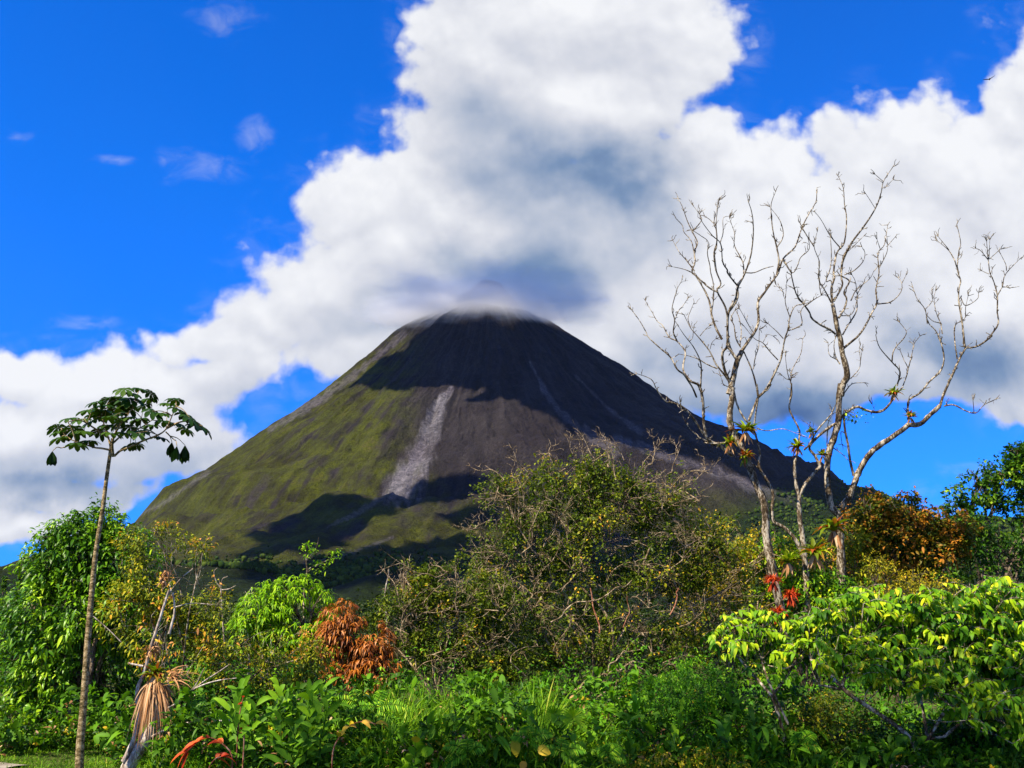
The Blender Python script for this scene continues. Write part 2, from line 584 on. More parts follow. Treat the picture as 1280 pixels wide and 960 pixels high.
# ------------------------------------------------------------------ far forest on the foot of the volcano
def far_forest():
    g = np.random.default_rng(55)
    n = 90000
    y = g.uniform(1500, 4300, n)
    px = g.uniform(60, 1330, n)
    x = (px - 640) / FPX * y
    z = vol_z(x, y)
    ppx, ppy = proj(np.stack([x, y, z], -1))
    jx = (fbm(ppx / 30, ppy / 20, 4, 93) - 0.5) * 40
    d = smoothstep(690, 716, ppy + jx) + 0.8 * smoothstep(625, 668, ppy + 0.18 * (ppx - 900) + jx) * smoothstep(850, 940, ppx)
    k = (g.random(n) < d * 0.8) & (z > -20)
    p = np.stack([x, y, z], -1)[k]
    N = len(p)
    t_ = (1 + 5 ** 0.5) / 2
    V = nrm(np.array([(-1, t_, 0), (1, t_, 0), (-1, -t_, 0), (1, -t_, 0), (0, -1, t_), (0, 1, t_), (0, -1, -t_), (0, 1, -t_), (t_, 0, -1), (t_, 0, 1), (-t_, 0, -1), (-t_, 0, 1)], float))
    F = np.array([(0, 11, 5), (0, 5, 1), (0, 1, 7), (0, 7, 10), (0, 10, 11), (1, 5, 9), (5, 11, 4), (11, 10, 2), (10, 7, 6), (7, 1, 8), (3, 9, 4), (3, 4, 2), (3, 2, 6), (3, 6, 8), (3, 8, 9), (4, 9, 5), (2, 4, 11), (6, 2, 10), (8, 6, 7), (9, 8, 1)])
    r = 2.2 + 4.5 * g.random(N) ** 2
    v = p[:, None] + V[None] * (r[:, None] * np.array([1, 1, 1.1]))[:, None] * g.uniform(0.65, 1.3, (N, 12, 1)) + np.array([0, 0, 1.0]) * (r * 0.7)[:, None, None]
    f = (F[None] + (np.arange(N) * 12)[:, None, None]).reshape(-1, 3)
    m, t, o = material("far_canopy")
    c = t.ramp(attr(t, 'tint'), [(0, (0.008, 0.018, 0.004)), (0.5, (0.020, 0.042, 0.006)), (1, (0.055, 0.080, 0.012))])
    bsdf(t, o, c, 0.95, 0.05)
    ob = mesh_obj("far_forest", v.reshape(-1, 3), [f], m, attrs={'tint': np.repeat(g.random(N), 12)})
    tag(ob, kind='stuff')


far_forest()

# ------------------------------------------------------------------ unseen clouds, outlines shaped to cast the shadows on the slope
m_cl, t, o = material("cloud_white")
bsdf(t, o, (0.85, 0.86, 0.88), 1.0, 0.0)


def hit(px, py):
    d = ray(px, py)
    ys = np.linspace(1200, 6500, 2600)
    x, z = d[0] * ys, d[2] * ys + HC
    h = vol_z(x, ys)
    k = np.nonzero(z < h)[0]
    if not len(k):
        i = int(np.argmin(z - h))
        return np.array([x[i], ys[i] + 60, z[i]])
    k = k[0]
    return np.array([x[k], ys[k], z[k]])


def shadow_cloud(poly, alt=2700.0, thick=120.0, seed=1):
    pts = []
    n = len(poly)
    for i in range(n):
        a, b = np.array(poly[i], float), np.array(poly[(i + 1) % n], float)
        for s in np.arange(0, 1, 0.2):
            q = a + (b - a) * s
            w = hit(*q)
            k = (alt - w[2]) / SUN[2]
            pts.append((w + SUN * k)[:2])
    pts = np.array(pts)
    # ragged outline: sub-divide and shake
    out_ = []
    for i in range(len(pts)):
        a, b = pts[i], pts[(i + 1) % len(pts)]
        L = np.linalg.norm(b - a)
        m = max(1, min(60, int(L / 18)))
        for s in range(m):
            out_.append(a + (b - a) * s / m)
    q = np.array(out_)
    q = q + np.stack([fbm(q[:, 0] / 130, q[:, 1] / 130, 5, seed) - 0.5, fbm(q[:, 0] / 130 + 9, q[:, 1] / 130, 5, seed + 9) - 0.5], -1) * 190
    SHD.append((seed, q))
    c0 = q.mean(0)
    rings = [(0.0, 0.93), (0.35, 1.0), (0.7, 0.97), (1.0, 0.85)]
    vs, fs = [], []
    m = len(q)
    for zt, s in rings:
        bump = fbm(q[:, 0] / 90, q[:, 1] / 90, 3, seed + int(zt * 10)) * thick * 0.5
        vs.append(np.column_stack([c0 + (q - c0) * s, alt - thick / 2 + zt * thick + bump]))
    for k in range(len(rings) - 1):
        i = np.arange(m); j = (i + 1) % m
        fs.append(np.stack([k * m + i, k * m + j, (k + 1) * m + j, (k + 1) * m + i], -1))
    v = np.concatenate(vs)
    ob = mesh_obj("shade_cloud", v, fs, m_cl, smooth=True)
    bmf = bpy.data.meshes[ob.data.name]
    import bmesh
    bm = bmesh.new(); bm.from_mesh(bmf); bm.verts.ensure_lookup_table()
    bot = bm.faces.new([bm.verts[k] for k in range(m)][::-1])
    top = bm.faces.new([bm.verts[(len(rings) - 1) * m + k] for k in range(m)])
    bmesh.ops.triangulate(bm, faces=[bot, top])
    bm.to_mesh(bmf); bm.free()
    tag(ob, kind='structure')
    return ob


SHD = []
SHADOWS = [
    [(535, 410), (515, 422), (505, 440), (462, 462), (436, 484), (500, 489), (548, 482), (590, 462), (622, 466), (600, 480), (578, 500), (640, 500), (672, 512), (720, 548), (770, 556),
     (850, 572), (905, 585), (960, 606), (1030, 632), (1110, 650), (1110, 615), (1000, 570), (930, 535), (850, 490), (790, 452), (750, 438), (715, 420), (685, 408), (650, 405), (610, 404), (565, 407)],
    [(440, 622), (400, 636), (345, 650), (300, 672), (275, 700), (330, 702), (400, 684), (432, 664), (470, 642), (530, 626), (590, 616), (585, 600), (555, 598), (520, 612), (480, 628)],
    [(255, 720), (330, 712), (400, 698), (450, 688), (520, 682), (560, 674), (620, 668), (700, 660), (800, 668), (900, 690), (1000, 705), (1080, 712), (900, 735), (600, 738), (300, 738)],
    [(560, 640), (600, 632), (640, 640), (620, 655), (570, 652)],
]
for i, s in enumerate(SHADOWS):
    shadow_cloud(s, seed=100 + i * 13)

# ------------------------------------------------------------------ cap cloud on the summit (real vapour)
def cap_cloud():
    import bmesh
    bm = bmesh.new()
    bmesh.ops.create_icosphere(bm, subdivisions=4, radius=1)
    me = bpy.data.meshes.new("cap_cloud")
    bm.to_mesh(me); bm.free()
    m, t, o = material("cap_vapour")
    vs = t.n('ShaderNodeVolumePrincipled')
    vs.inputs['Color'].default_value = (0.985, 0.98, 0.985, 1)
    vs.inputs['Anisotropy'].default_value = -0.45
    oc = t.n('ShaderNodeTexCoord').outputs['Object']
    nz = t.noise(oc, 2.4, 4, 0.55)
    r = t.v('LENGTH', oc)
    d = t.m('ADD', t.m('SUBTRACT', 0.74, r), t.m('MULTIPLY', t.m('SUBTRACT', nz, 0.5), 1.1))
    d = t.m('MULTIPLY', t.map(d, 0.0, 0.55), t.map(r, 1.0, 0.75))
    sz = t.n('ShaderNodeSeparateXYZ')
    t.put(sz.inputs[0], oc)
    d = t.m('MULTIPLY', d, t.map(sz.outputs[2], 0.6, -0.2))
    t.put(vs.inputs['Density'], t.m('MULTIPLY', d, 0.010))
    t.put(o.inputs['Volume'], vs.outputs[0])
    me.materials.append(m)
    ob = bpy.data.objects.new("cap_cloud", me)
    ob.location = (CX - 60, DV - 330, P(606, 380, DV - 330)[2])
    ob.scale = (800, 760, 185)
    COL.objects.link(ob)
    tag(ob, kind='stuff')


cap_cloud()

# ------------------------------------------------------------------ ground
def ground_z(x, y):
    r = np.hypot(x, y)
    near = 1 - smoothstep(60, 200, r)
    return (fbm(x / 9.0, y / 9.0, 3, 41) - 0.5) * 0.5 * near + (fbm(x / 300.0, y / 300.0, 3, 44) - 0.5) * 4 * smoothstep(100, 400, r) - 10 * smoothstep(45, 300, r)


def ground():
    nr, na = 260, 360
    r = np.concatenate([[0.0], np.geomspace(0.6, 12000, nr)])
    a = np.linspace(0, 2 * math.pi, na, endpoint=False)
    A, Rr = np.meshgrid(a, r)
    x, y = Rr * np.sin(A), Rr * np.cos(A)
    z = ground_z(x, y)
    v = np.stack([x, y, z], -1).reshape(-1, 3)
    nr1 = len(r)
    i = np.arange(nr1 - 1)[:, None] * na + np.arange(na)[None]
    j = np.arange(nr1 - 1)[:, None] * na + (np.arange(na)[None] + 1) % na
    f = np.stack([i, i + na, j + na, j], -1).reshape(-1, 4)
    m, t, o = material("ground_soil")
    tco = t.n('ShaderNodeTexCoord').outputs['Object']
    a1 = t.noise(tco, 0.8, 8, 0.65)
    a2 = t.noise(tco, 7.0, 6, 0.65)
    c = t.ramp(a1, [(0.32, (0.030, 0.024, 0.012)), (0.5, (0.040, 0.052, 0.012)), (0.66, (0.075, 0.095, 0.018))])
    c = t.mix(t.map(a2, 0.35, 0.7), c, (0.09, 0.10, 0.03))
    bsdf(t, o, c, 0.95, 0.1, a2, 0.05, 0.8)
    g = mesh_obj("ground", v, [f], m, smooth=True)
    tag(g, kind='structure')


ground()


def road():
    # pale dirt track entering at the lower left
    n, k = 60, 14
    vs = []
    for i in range(n):
        tt = i / (n - 1)
        cxx = -34 + 23.7 * tt
        cy = 22.4 - 0.6 * tt
        hw = 1.9 * (1 - 0.55 * max(0, (tt - 0.75) / 0.25) ** 2) + (fbm(np.array([i * 0.3]), np.array([0.5]), 3, 9)[0] - 0.5) * 0.5
        for j in range(k):
            s = j / (k - 1) * 2 - 1
            x, y = cxx, cy + s * hw
            vs.append((x, y, float(ground_z(np.array(x), np.array(y))) + 0.06 * (1 - s * s) + 0.02))
    i = np.arange(n - 1)[:, None] * k + np.arange(k - 1)[None]
    f = np.stack([i, i + k, i + k + 1, i + 1], -1).reshape(-1, 4)
    m, t, o = material("track_gravel")
    tco = t.n('ShaderNodeTexCoord').outputs['Object']
    a1 = t.noise(tco, 1.5, 8, 0.7)
    a2 = t.noise(tco, 30.0, 4, 0.6)
    c = t.ramp(a1, [(0.35, (0.16, 0.13, 0.10)), (0.55, (0.33, 0.28, 0.23)), (0.7, (0.42, 0.37, 0.31))])
    c = t.mix(t.map(a2, 0.5, 0.7, 0, 0.5), c, (0.2, 0.16, 0.12))
    bsdf(t, o, c, 0.95, 0.1, a2, 0.03, 0.8)
    tag(mesh_obj("road", vs, [f], m, smooth=True), kind='structure')


road()


def far_hill():
    nx, ny = 220, 90
    X = np.linspace(-820, -330, nx); Y = np.linspace(430, 900, ny)
    A, B = np.meshgrid(X, Y)
    ex = np.interp(A, [-820, -700, -420, -360, -330], [1, 1, 0.5, 0.12, 0.0])
    ey = np.sin(np.clip((B - 430) / 470, 0, 1) * math.pi)
    z = -12 + 27 * ex * ey + (fbm(A / 20, B / 20, 4, 3) - 0.5) * 5 * ey
    v = np.stack([A, B, z], -1).reshape(-1, 3)
    i = np.arange(ny - 1)[:, None] * nx + np.arange(nx - 1)[None]
    f = np.stack([i, i + 1, i + nx + 1, i + nx], -1).reshape(-1, 4)
    m, t, o = material("hill_scrub")
    tco = t.n('ShaderNodeTexCoord').outputs['Object']
    a1 = t.noise(tco, 0.09, 8, 0.7)
    c = t.ramp(a1, [(0.35, (0.03, 0.04, 0.015)), (0.5, (0.07, 0.085, 0.03)), (0.7, (0.17, 0.15, 0.10))])
    bsdf(t, o, c, 0.95, 0.1, a1, 3.0, 0.8)
    tag(mesh_obj("hill", v, [f], m, smooth=True), kind='structure')


far_hill()


# ------------------------------------------------------------------ thin blue air between here and the mountain
def haze():
    x0, x1, y0, y1, z0, z1 = -13000, 13000, -13000, 13000, -60, 1900
    v = [(x, y, z) for z in (z0, z1) for y in (y0, y1) for x in (x0, x1)]
    f = [(0, 2, 3, 1), (4, 5, 7, 6), (0, 1, 5, 4), (2, 6, 7, 3), (0, 4, 6, 2), (1, 3, 7, 5)]
    m, t, o = material("haze_air")
    vp = t.n('ShaderNodeVolumePrincipled')
    vp.inputs['Color'].default_value = (0.42, 0.60, 1.0, 1)
    vp.inputs['Density'].default_value = HAZE
    t.put(o.inputs['Volume'], vp.outputs[0])
    m.cycles.homogeneous_volume = True
    tag(mesh_obj("haze", v, [np.array(f)], m), kind='stuff')


HAZE = 0.5e-5
haze()


# ------------------------------------------------------------------ plant toolkit
def nrm(a):
    return a / np.maximum(np.linalg.norm(a, axis=-1, keepdims=True), 1e-9)


ROWS = {
    'tiny': [(0, 0), (0.42, 1.0), (1, 0)],
    'oval': [(0, 0.06), (0.22, 0.75), (0.5, 1.0), (0.78, 0.66), (1, 0.0)],
    'round': [(0, 0.1), (0.12, 0.72), (0.35, 1.0), (0.65, 0.9), (0.86, 0.45), (1, 0.0)],
    'lance': [(0, 0.1), (0.2, 0.8), (0.45, 1.0), (0.75, 0.6), (1, 0.0)],
    'strap': [(0, 1.0), (0.25, 1.0), (0.5, 0.9), (0.75, 0.65), (1, 0.0)],
    'lobe': [(0, 0.12), (0.3, 0.5), (0.62, 1.0), (0.86, 0.85), (1, 0.12)],
    'big': [(0, 0.05), (0.1, 0.6), (0.25, 0.92), (0.45, 1.0), (0.65, 0.86), (0.85, 0.5), (1, 0.0)],
}


class Leaves:
    def __init__(s):
        s.v, s.f3, s.f4, s.t, s.n = [], [], [], [], 0

    def add(s, base, d, up, L, Wd, droop=0.2, tint=None, kind='oval', fold=0.25, curl=0.0):
        base, d, up = np.atleast_2d(base).astype(float), np.atleast_2d(d).astype(float), np.atleast_2d(up).astype(float)
        N = len(base)
        if N == 0:
            return
        d = nrm(d)
        side = nrm(np.cross(d, up + rng.normal(0, 0.05, (N, 3))))
        nn = np.cross(side, d)
        L, Wd, droop = [np.broadcast_to(np.asarray(q, float), (N,)) for q in (L, Wd, droop)]
        tint = rng.random(N) if tint is None else np.broadcast_to(np.asarray(tint, float), (N,))
        rows = ROWS[kind]
        cols, idx = [], []
        k = 0
        tv = []
        for t, w in rows:
            # bend: forward motion slows while falling
            c = base + d * (L * t)[:, None] * (1 - 0.25 * np.minimum(droop, 1) * t)[:, None]
            c = c - np.array([0, 0, 1.0]) * (droop * L * t * t)[:, None] + nn * (curl * L * t * t)[:, None]
            if w <= 0.0001:
                cols.append(c[:, None]); idx.append([k]); k += 1; tv.append([0.0])
            else:
                o = side * (Wd * 0.5 * w)[:, None]
                lift = nn * (Wd * 0.5 * w * fold)[:, None]
                cols.append(np.stack([c - o + lift, c, c + o + lift], 1)); idx.append([k, k + 1, k + 2]); k += 3; tv.append([0, 0, 0])
        V = np.concatenate(cols, 1)
        f3, f4 = [], []
        for a, b in zip(idx[:-1], idx[1:]):
            if len(a) == 1 and len(b) == 3:
                f3 += [(a[0], b[0], b[1]), (a[0], b[1], b[2])]
            elif len(a) == 3 and len(b) == 1:
                f3 += [(a[0], b[0], a[1]), (a[1], b[0], a[2])]
            else:
                f4 += [(a[0], b[0], b[1], a[1]), (a[1], b[1], b[2], a[2])]
        off = s.n + np.arange(N)[:, None, None] * k
        if f3:
            s.f3.append((np.array(f3)[None] + off).reshape(-1, 3))
        if f4:
            s.f4.append((np.array(f4)[None] + off).reshape(-1, 4))
        s.v.append(V.reshape(-1, 3))
        s.t.append(np.repeat(tint, k))
        s.n += N * k

    def build(s, name, mat, parent):
        f = ([np.concatenate(s.f3)] if s.f3 else []) + ([np.concatenate(s.f4)] if s.f4 else [])
        return mesh_obj(name, np.concatenate(s.v), f, mat, parent, {'tint': np.concatenate(s.t)}, smooth=True)


def smooth_path(pts, rad, sub=4):
    p = np.asarray(pts, float)
    r = np.asarray(rad, float)
    if len(p) < 3:
        sub = max(sub, 2)
    q = np.vstack([2 * p[0] - p[1], p, 2 * p[-1] - p[-2]])
    out_, ro = [], []
    for i in range(1, len(q) - 2):
        for k in range(sub):
            t = k / sub
            a, b, c, d = q[i - 1], q[i], q[i + 1], q[i + 2]
            out_.append(0.5 * ((2 * b) + (-a + c) * t + (2 * a - 5 * b + 4 * c - d) * t * t + (-a + 3 * b - 3 * c + d) * t ** 3))
            ro.append(r[i - 1] + (r[i] - r[i - 1]) * t)
    out_.append(p[-1]); ro.append(r[-1])
    return np.array(out_), np.array(ro)


class Tubes:
    def __init__(s):
        s.v, s.f, s.n = [], [], 0

    def add(s, pts, rad, sides=6, sub=4, wob=0.0):
        p, r = smooth_path(pts, rad, sub) if sub > 1 else (np.asarray(pts, float), np.asarray(rad, float))
        n = len(p)
        tg = nrm(np.gradient(p, axis=0))
        ref = np.array([0.3, 0.9, 0.1]) if abs(tg[0][2]) > 0.5 else np.array([0, 0.2, 1.0])
        a = nrm(np.cross(tg, ref)); b = np.cross(tg, a)
        th = np.arange(sides) / sides * 2 * math.pi
        rr = r[:, None] * (1 + (rng.random((n, sides)) - 0.5) * wob)
        V = p[:, None] + rr[..., None] * (np.cos(th)[None, :, None] * a[:, None] + np.sin(th)[None, :, None] * b[:, None])
        i = np.arange(n - 1)[:, None] * sides + np.arange(sides)[None]
        j = np.arange(n - 1)[:, None] * sides + (np.arange(sides)[None] + 1) % sides
        s.f.append(np.stack([i, j, j + sides, i + sides], -1).reshape(-1, 4) + s.n)
        s.v.append(V.reshape(-1, 3))
        s.n += n * sides

    def twigs(s, p0, p2, r0, r1, bend=0.15):
        """many thin three-sided sticks at once, bent in the middle"""
        N = len(p0)
        if N == 0:
            return
        d = p2 - p0
        L = np.linalg.norm(d, axis=1, keepdims=True)
        p1 = (p0 + p2) / 2 + rng.normal(0, 1, (N, 3)) * L * bend
        a = nrm(np.cross(d, rng.normal(0, 1, (N, 3)))); b = nrm(np.cross(d, a))
        r0, r1 = np.broadcast_to(r0, (N,)), np.broadcast_to(r1, (N,))
        cols = []
        for p, r in ((p0, r0), (p1, (r0 + r1) / 2), (p2, r1)):
            for th in (0, 2.094, 4.189):
                cols.append(p + (a * math.cos(th) + b * math.sin(th)) * r[:, None])
        V = np.stack(cols, 1)
        f = []
        for k in (0, 3):
            for i in range(3):
                j = (i + 1) % 3
                f.append((k + i, k + j, k + 3 + j, k + 3 + i))
        s.f.append((np.array(f)[None] + (s.n + np.arange(N) * 9)[:, None, None]).reshape(-1, 4))
        s.v.append(V.reshape(-1, 3))
        s.n += N * 9

    def build(s, name, mat, parent):
        return mesh_obj(name, np.concatenate(s.v), [np.concatenate(s.f)], mat, parent, smooth=True)


def leaf_mat(name, stops, rough=0.42, trans=0.20, spec=0.4, gain=1.6):
    m, t, o = material(name)
    stops = [(p_, (min(c_[0] * gain * 1.12, 0.75), min(c_[1] * gain, 0.75), min(c_[2] * gain, 0.5))) for p_, c_ in stops]
    spec = spec * 0.4
    rough = rough + 0.06
    c = t.ramp(attr(t, 'tint'), stops)
    tco = t.n('ShaderNodeTexCoord').outputs['Object']
    nz = t.noise(tco, 9.0, 3, 0.6)
    c = t.mix(t.map(nz, 0.35, 0.75, 0.0, 0.35), c, t.v('MULTIPLY', c, (0.62, 0.66, 0.6)))
    b = t.n('ShaderNodeBsdfPrincipled')
    t.put(b.inputs['Base Color'], c)
    b.inputs['Roughness'].default_value = rough
    b.inputs['Specular IOR Level'].default_value = spec
    tr = t.n('ShaderNodeBsdfTranslucent')
    t.put(tr.inputs[0], t.v('MULTIPLY', c, (1.35, 1.35, 0.5)))
    mx = t.n('ShaderNodeMixShader')
    mx.inputs[0].default_value = trans
    t.put(mx.inputs[1], b.outputs[0]); t.put(mx.inputs[2], tr.outputs[0])
    t.put(o.inputs[0], mx.outputs[0])
    return m


def bark_mat(name, dark, mid, light, scale=6.0, rough=0.9, bump=0.01, stretch=0.5):
    m, t, o = material(name)
    tco = t.n('ShaderNodeTexCoord').outputs['Object']
    v = t.v('MULTIPLY', tco, (1, 1, stretch))
    a = t.noise(v, scale, 6, 0.7)
    b = t.noise(v, scale * 4, 4, 0.6)
    f = t.m('ADD', t.m('MULTIPLY', a, 0.7), t.m('MULTIPLY', b, 0.3))
    c = t.ramp(f, [(0.40, dark), (0.50, mid), (0.58, light)])
    bsdf(t, o, c, rough, 0.15, f, bump, 0.7)
    return m


def thing(name, label, cat, loc, group=None):
    o = bpy.data.objects.new(name, None)
    o.empty_display_size = 0.3
    o.location = tuple(float(q) for q in loc)
    COL.objects.link(o)
    tag(o, label, cat, group)
    return o


def gz(x, y):
    return float(ground_z(np.array(float(x)), np.array(float(y))))


def ground_at(px, D):
    x = (px - 640) / FPX * D / math.cos(PITCH) * 0.98
    x = P(px, 740 + HC * FPX / D, D)[0]
    return np.array([x, D, gz(x, D) - 0.03])


class Crown:
    """scatters leafy tips through clumps; D is the distance of the plant, clumps are (px, py, rx, ry[, extra distance])"""

    def __init__(s, D, clumps, seed=1, depth=0.8):
        s.D, s.cl, s.depth = D, clumps, depth
        s.rg = np.random.default_rng(seed)
        s.seed = seed
        s.C, s.Rd = [], []
        for c in clumps:
            dd = c[4] if len(c) > 4 else 0.0
            q = P(c[0], c[1], D + dd)
            k = (D + dd) / FPX
            s.C.append(q)
            s.Rd.append(np.array([c[2] * k, max(c[2], c[3]) * k * depth, c[3] * k]))

    def tips(s, density, shell=2.4, gap=0.42, gscale=0.9, lump=0.25):
        """density: tips per square metre of outline"""
        P_, O_, H_, I_ = [], [], [], []
        for i, (c, r) in enumerate(zip(s.C, s.Rd)):
            n = int(density * math.pi * r[0] * r[2])
            u = nrm(s.rg.normal(0, 1, (n, 3)))
            lumpy = 1 + lump * (2 * vnoise(u[:, 0] * 2.2 + i * 7, u[:, 2] * 2.2 + u[:, 1] * 1.7 + s.seed, s.seed) - 1)
            q = u * (s.rg.random(n) ** (1 / shell) * lumpy)[:, None]
            p = c + q * r
            g = vnoise(p[:, 0] / gscale + p[:, 1] * 0.7 / gscale, p[:, 2] / gscale + p[:, 1] * 0.4 / gscale, s.seed + 3)
            g2 = vnoise(p[:, 0] / gscale * 2.3, p[:, 2] / gscale * 2.3 + p[:, 1], s.seed + 4)
            k = (0.65 * g + 0.35 * g2) > gap * (0.75 + 0.5 * s.rg.random(n))
            k &= p[:, 2] > 0.08
            P_.append(p[k]); O_.append(q[k]); H_.append(np.linalg.norm(q[k], axis=1)); I_.append(np.full(k.sum(), i))
        return np.concatenate(P_), np.concatenate(O_), np.concatenate(H_), np.concatenate(I_)


def put_leaves(lv, p, o, per, L, Wd, droop, kind, spread=0.9, upb=0.3, jit=0.06, tintf=None, fold=0.25, Lvar=0.35, rg=rng):
    """a whorl of leaves round every tip"""
    N = len(p)
    pp = np.repeat(p, per, 0)
    oo = np.repeat(nrm(o + 1e-6), per, 0)
    d = nrm(oo * 0.7 + np.array([0, 0, upb]) + rg.normal(0, spread, (N * per, 3)) * 0.75)
    pp = pp + rg.normal(0, jit, (N * per, 3))
    up = nrm(np.array([0, 0, 1.0]) + rg.normal(0, 0.45, (N * per, 3)) + oo * 0.3)
    Ls = L * (1 + Lvar * (rg.random(N * per) * 2 - 1))
    tint = rg.random(N * per) if tintf is None else tintf(pp, np.repeat(np.linalg.norm(o, axis=1), per), rg)
    lv.add(pp, d, up, Ls, Ls * (Wd / L) * (0.85 + 0.3 * rg.random(N * per)), droop * (0.5 + rg.random(N * per)), tint, kind, fold)


def limbs(tb, base, crown, r0, seed, sec=9, fork=0.35, twig_r=0.006):
    """stems from the base to every clump, each with secondary limbs"""
    rg = np.random.default_rng(seed)
    nodes = []
    for c, r in zip(crown.C, crown.Rd):
        b = base + rg.normal(0, r0 * 0.8, 3) * np.array([1, 1, 0])
        d = c - b
        L = np.linalg.norm(d)
        mid = [b + d * t + rg.normal(0, 0.07, 3) * L * np.array([1, 1, 0.4]) + np.array([0, 0, 1]) * L * 0.10 * math.sin(t * math.pi) for t in (0.3, 0.6)]
        pts = [b] + mid + [c]
        tb.add(pts, [r0, r0 * 0.75, r0 * 0.5, r0 * 0.28], 6, 4, 0.15)
        for k in range(sec):
            u = nrm(rg.normal(0, 1, 3) + np.array([0, 0, 0.35]))
            e = c + u * r * (0.7 + 0.35 * rg.random())
            st = c + (mid[1] - c) * rg.random() * 0.6
            m = (st + e) / 2 + rg.normal(0, 0.10, 3) * np.linalg.norm(e - st)
            tb.add([st, m, e], [r0 * 0.26, r0 * 0.16, r0 * 0.06], 4, 3)
            nodes += [m, e, (m + e) / 2]
    return np.array(nodes)


def attach(tb, tips, nodes, r0, r1, frac=1.0, maxd=0.9, rg=rng, bend=0.12):
    """thin twigs from the nearest limb towards the leafy tips"""
    k = rg.random(len(tips)) < frac
    t = tips[k]
    if not len(t):
        return
    near = np.empty((len(t), 3))
    for i in range(0, len(t), 2000):
        dd = ((t[i:i + 2000, None] - nodes[None]) ** 2).sum(-1)
        near[i:i + 2000] = nodes[dd.argmin(1)]
    v = near - t
    L = np.linalg.norm(v, axis=1, keepdims=True)
    st = t + v / np.maximum(L, 1e-6) * np.minimum(L, maxd)
    tb.twigs(st, t, r0, r1, bend)


def make_bush(name, label, cat, D, clumps, basepx, leafm, barkm, density=60, per=4, L=0.12, Wd=0.05, droop=0.3, kind='tiny', seed=1, r0=0.05,
              gap=0.42, gscale=0.9, shell=2.4, spread=0.9, upb=0.3, jit=0.06, twigfrac=0.25, twr=0.005, tintf=None, sec=9, depth=0.8, lump=0.25, group=None,
              fold=0.25, maxd=0.9, stem='stem'):
    base = ground_at(basepx, D)
    root = thing(name, label, cat, base, group)
    cr = Crown(D, clumps, seed, depth)
    p, o_, h, i = cr.tips(density, shell, gap, gscale, lump)
    tb = Tubes()
    nodes = limbs(tb, base, cr, r0, seed + 1, sec)
    attach(tb, p, nodes, twr, twr * 0.5, twigfrac, maxd, cr.rg)
    lv = Leaves()
    put_leaves(lv, p, o_, per, L, Wd, droop, kind, spread, upb, jit, tintf, fold, rg=cr.rg)
    tb.build(stem, barkm, root)
    lv.build('foliage', leafm, root)
    return root, cr, nodes


# ------------------------------------------------------------------ materials for plants
B_PALE = bark_mat("bark_pale_lichen", (0.028, 0.019, 0.010), (0.12, 0.085, 0.050), (0.46, 0.40, 0.31), 5.0, stretch=0.45)
B_DARKB = bark_mat("bark_dark_lichen", (0.022, 0.015, 0.009), (0.085, 0.060, 0.034), (0.42, 0.36, 0.27), 5.0, stretch=0.45)
B_TWIG = bark_mat("bark_grey_twig", (0.06, 0.045, 0.03), (0.22, 0.18, 0.13), (0.45, 0.40, 0.32), 7.0)
B_BROWN = bark_mat("bark_brown", (0.03, 0.02, 0.012), (0.10, 0.07, 0.045), (0.22, 0.17, 0.12), 7.0)
B_CEC = bark_mat("bark_ringed", (0.045, 0.035, 0.012), (0.19, 0.13, 0.055), (0.44, 0.34, 0.19), 7.0, stretch=2.2)
B_DEAD = bark_mat("bark_dead_tan", (0.05, 0.033, 0.018), (0.19, 0.135, 0.075), (0.42, 0.33, 0.22), 7.0)
B_DRIFT = bark_mat("bark_bleached", (0.12, 0.08, 0.06), (0.36, 0.29, 0.24), (0.62, 0.56, 0.50), 9.0, stretch=0.25)
B_RED = bark_mat("bark_peeling_red", (0.10, 0.03, 0.015), (0.30, 0.10, 0.05), (0.45, 0.26, 0.17), 6.0)

L_GLOSS = leaf_mat("leaf_glossy_green", [(0, (0.008, 0.030, 0.003)), (0.4, (0.028, 0.085, 0.003)), (0.8, (0.080, 0.175, 0.004)), (1, (0.19, 0.30, 0.012))], 0.30, 0.22, 0.5, gain=2.3)
L_MIX = leaf_mat("leaf_mixed_olive", [(0, (0.020, 0.040, 0.003)), (0.35, (0.075, 0.105, 0.004)), (0.62, (0.17, 0.17, 0.006)), (0.82, (0.30, 0.12, 0.015)), (1, (0.36, 0.14, 0.06))], 0.45, 0.25, gain=2.5)
L_MANGO = leaf_mat("leaf_lime", [(0, (0.045, 0.14, 0.002)), (0.4, (0.12, 0.30, 0.003)), (0.8, (0.24, 0.44, 0.005)), (1, (0.38, 0.52, 0.02))], 0.38, 0.30, gain=1.25)
L_BRONZE = leaf_mat("leaf_bronze_flush", [(0, (0.09, 0.020, 0.004)), (0.4, (0.26, 0.082, 0.010)), (0.8, (0.42, 0.155, 0.018)), (1, (0.60, 0.30, 0.13))], 0.34, 0.22, gain=1.0)
L_OLIVE = leaf_mat("leaf_small_olive", [(0, (0.010, 0.022, 0.002)), (0.45, (0.035, 0.060, 0.003)), (0.85, (0.085, 0.105, 0.004)), (0.96, (0.16, 0.14, 0.006)), (1, (0.34, 0.13, 0.015))], 0.42, 0.25, gain=2.7)
L_YOLIVE = leaf_mat("leaf_yellow_olive", [(0, (0.025, 0.040, 0.002)), (0.45, (0.085, 0.095, 0.004)), (0.8, (0.22, 0.19, 0.006)), (1, (0.38, 0.18, 0.012))], 0.42, 0.28, gain=2.5)
L_BROAD = leaf_mat("leaf_broad_lime", [(0, (0.008, 0.040, 0.002)), (0.35, (0.050, 0.150, 0.003)), (0.68, (0.15, 0.27, 0.005)), (0.9, (0.34, 0.42, 0.010)), (1, (0.50, 0.34, 0.02))], 0.42, 0.30, gain=1.75)
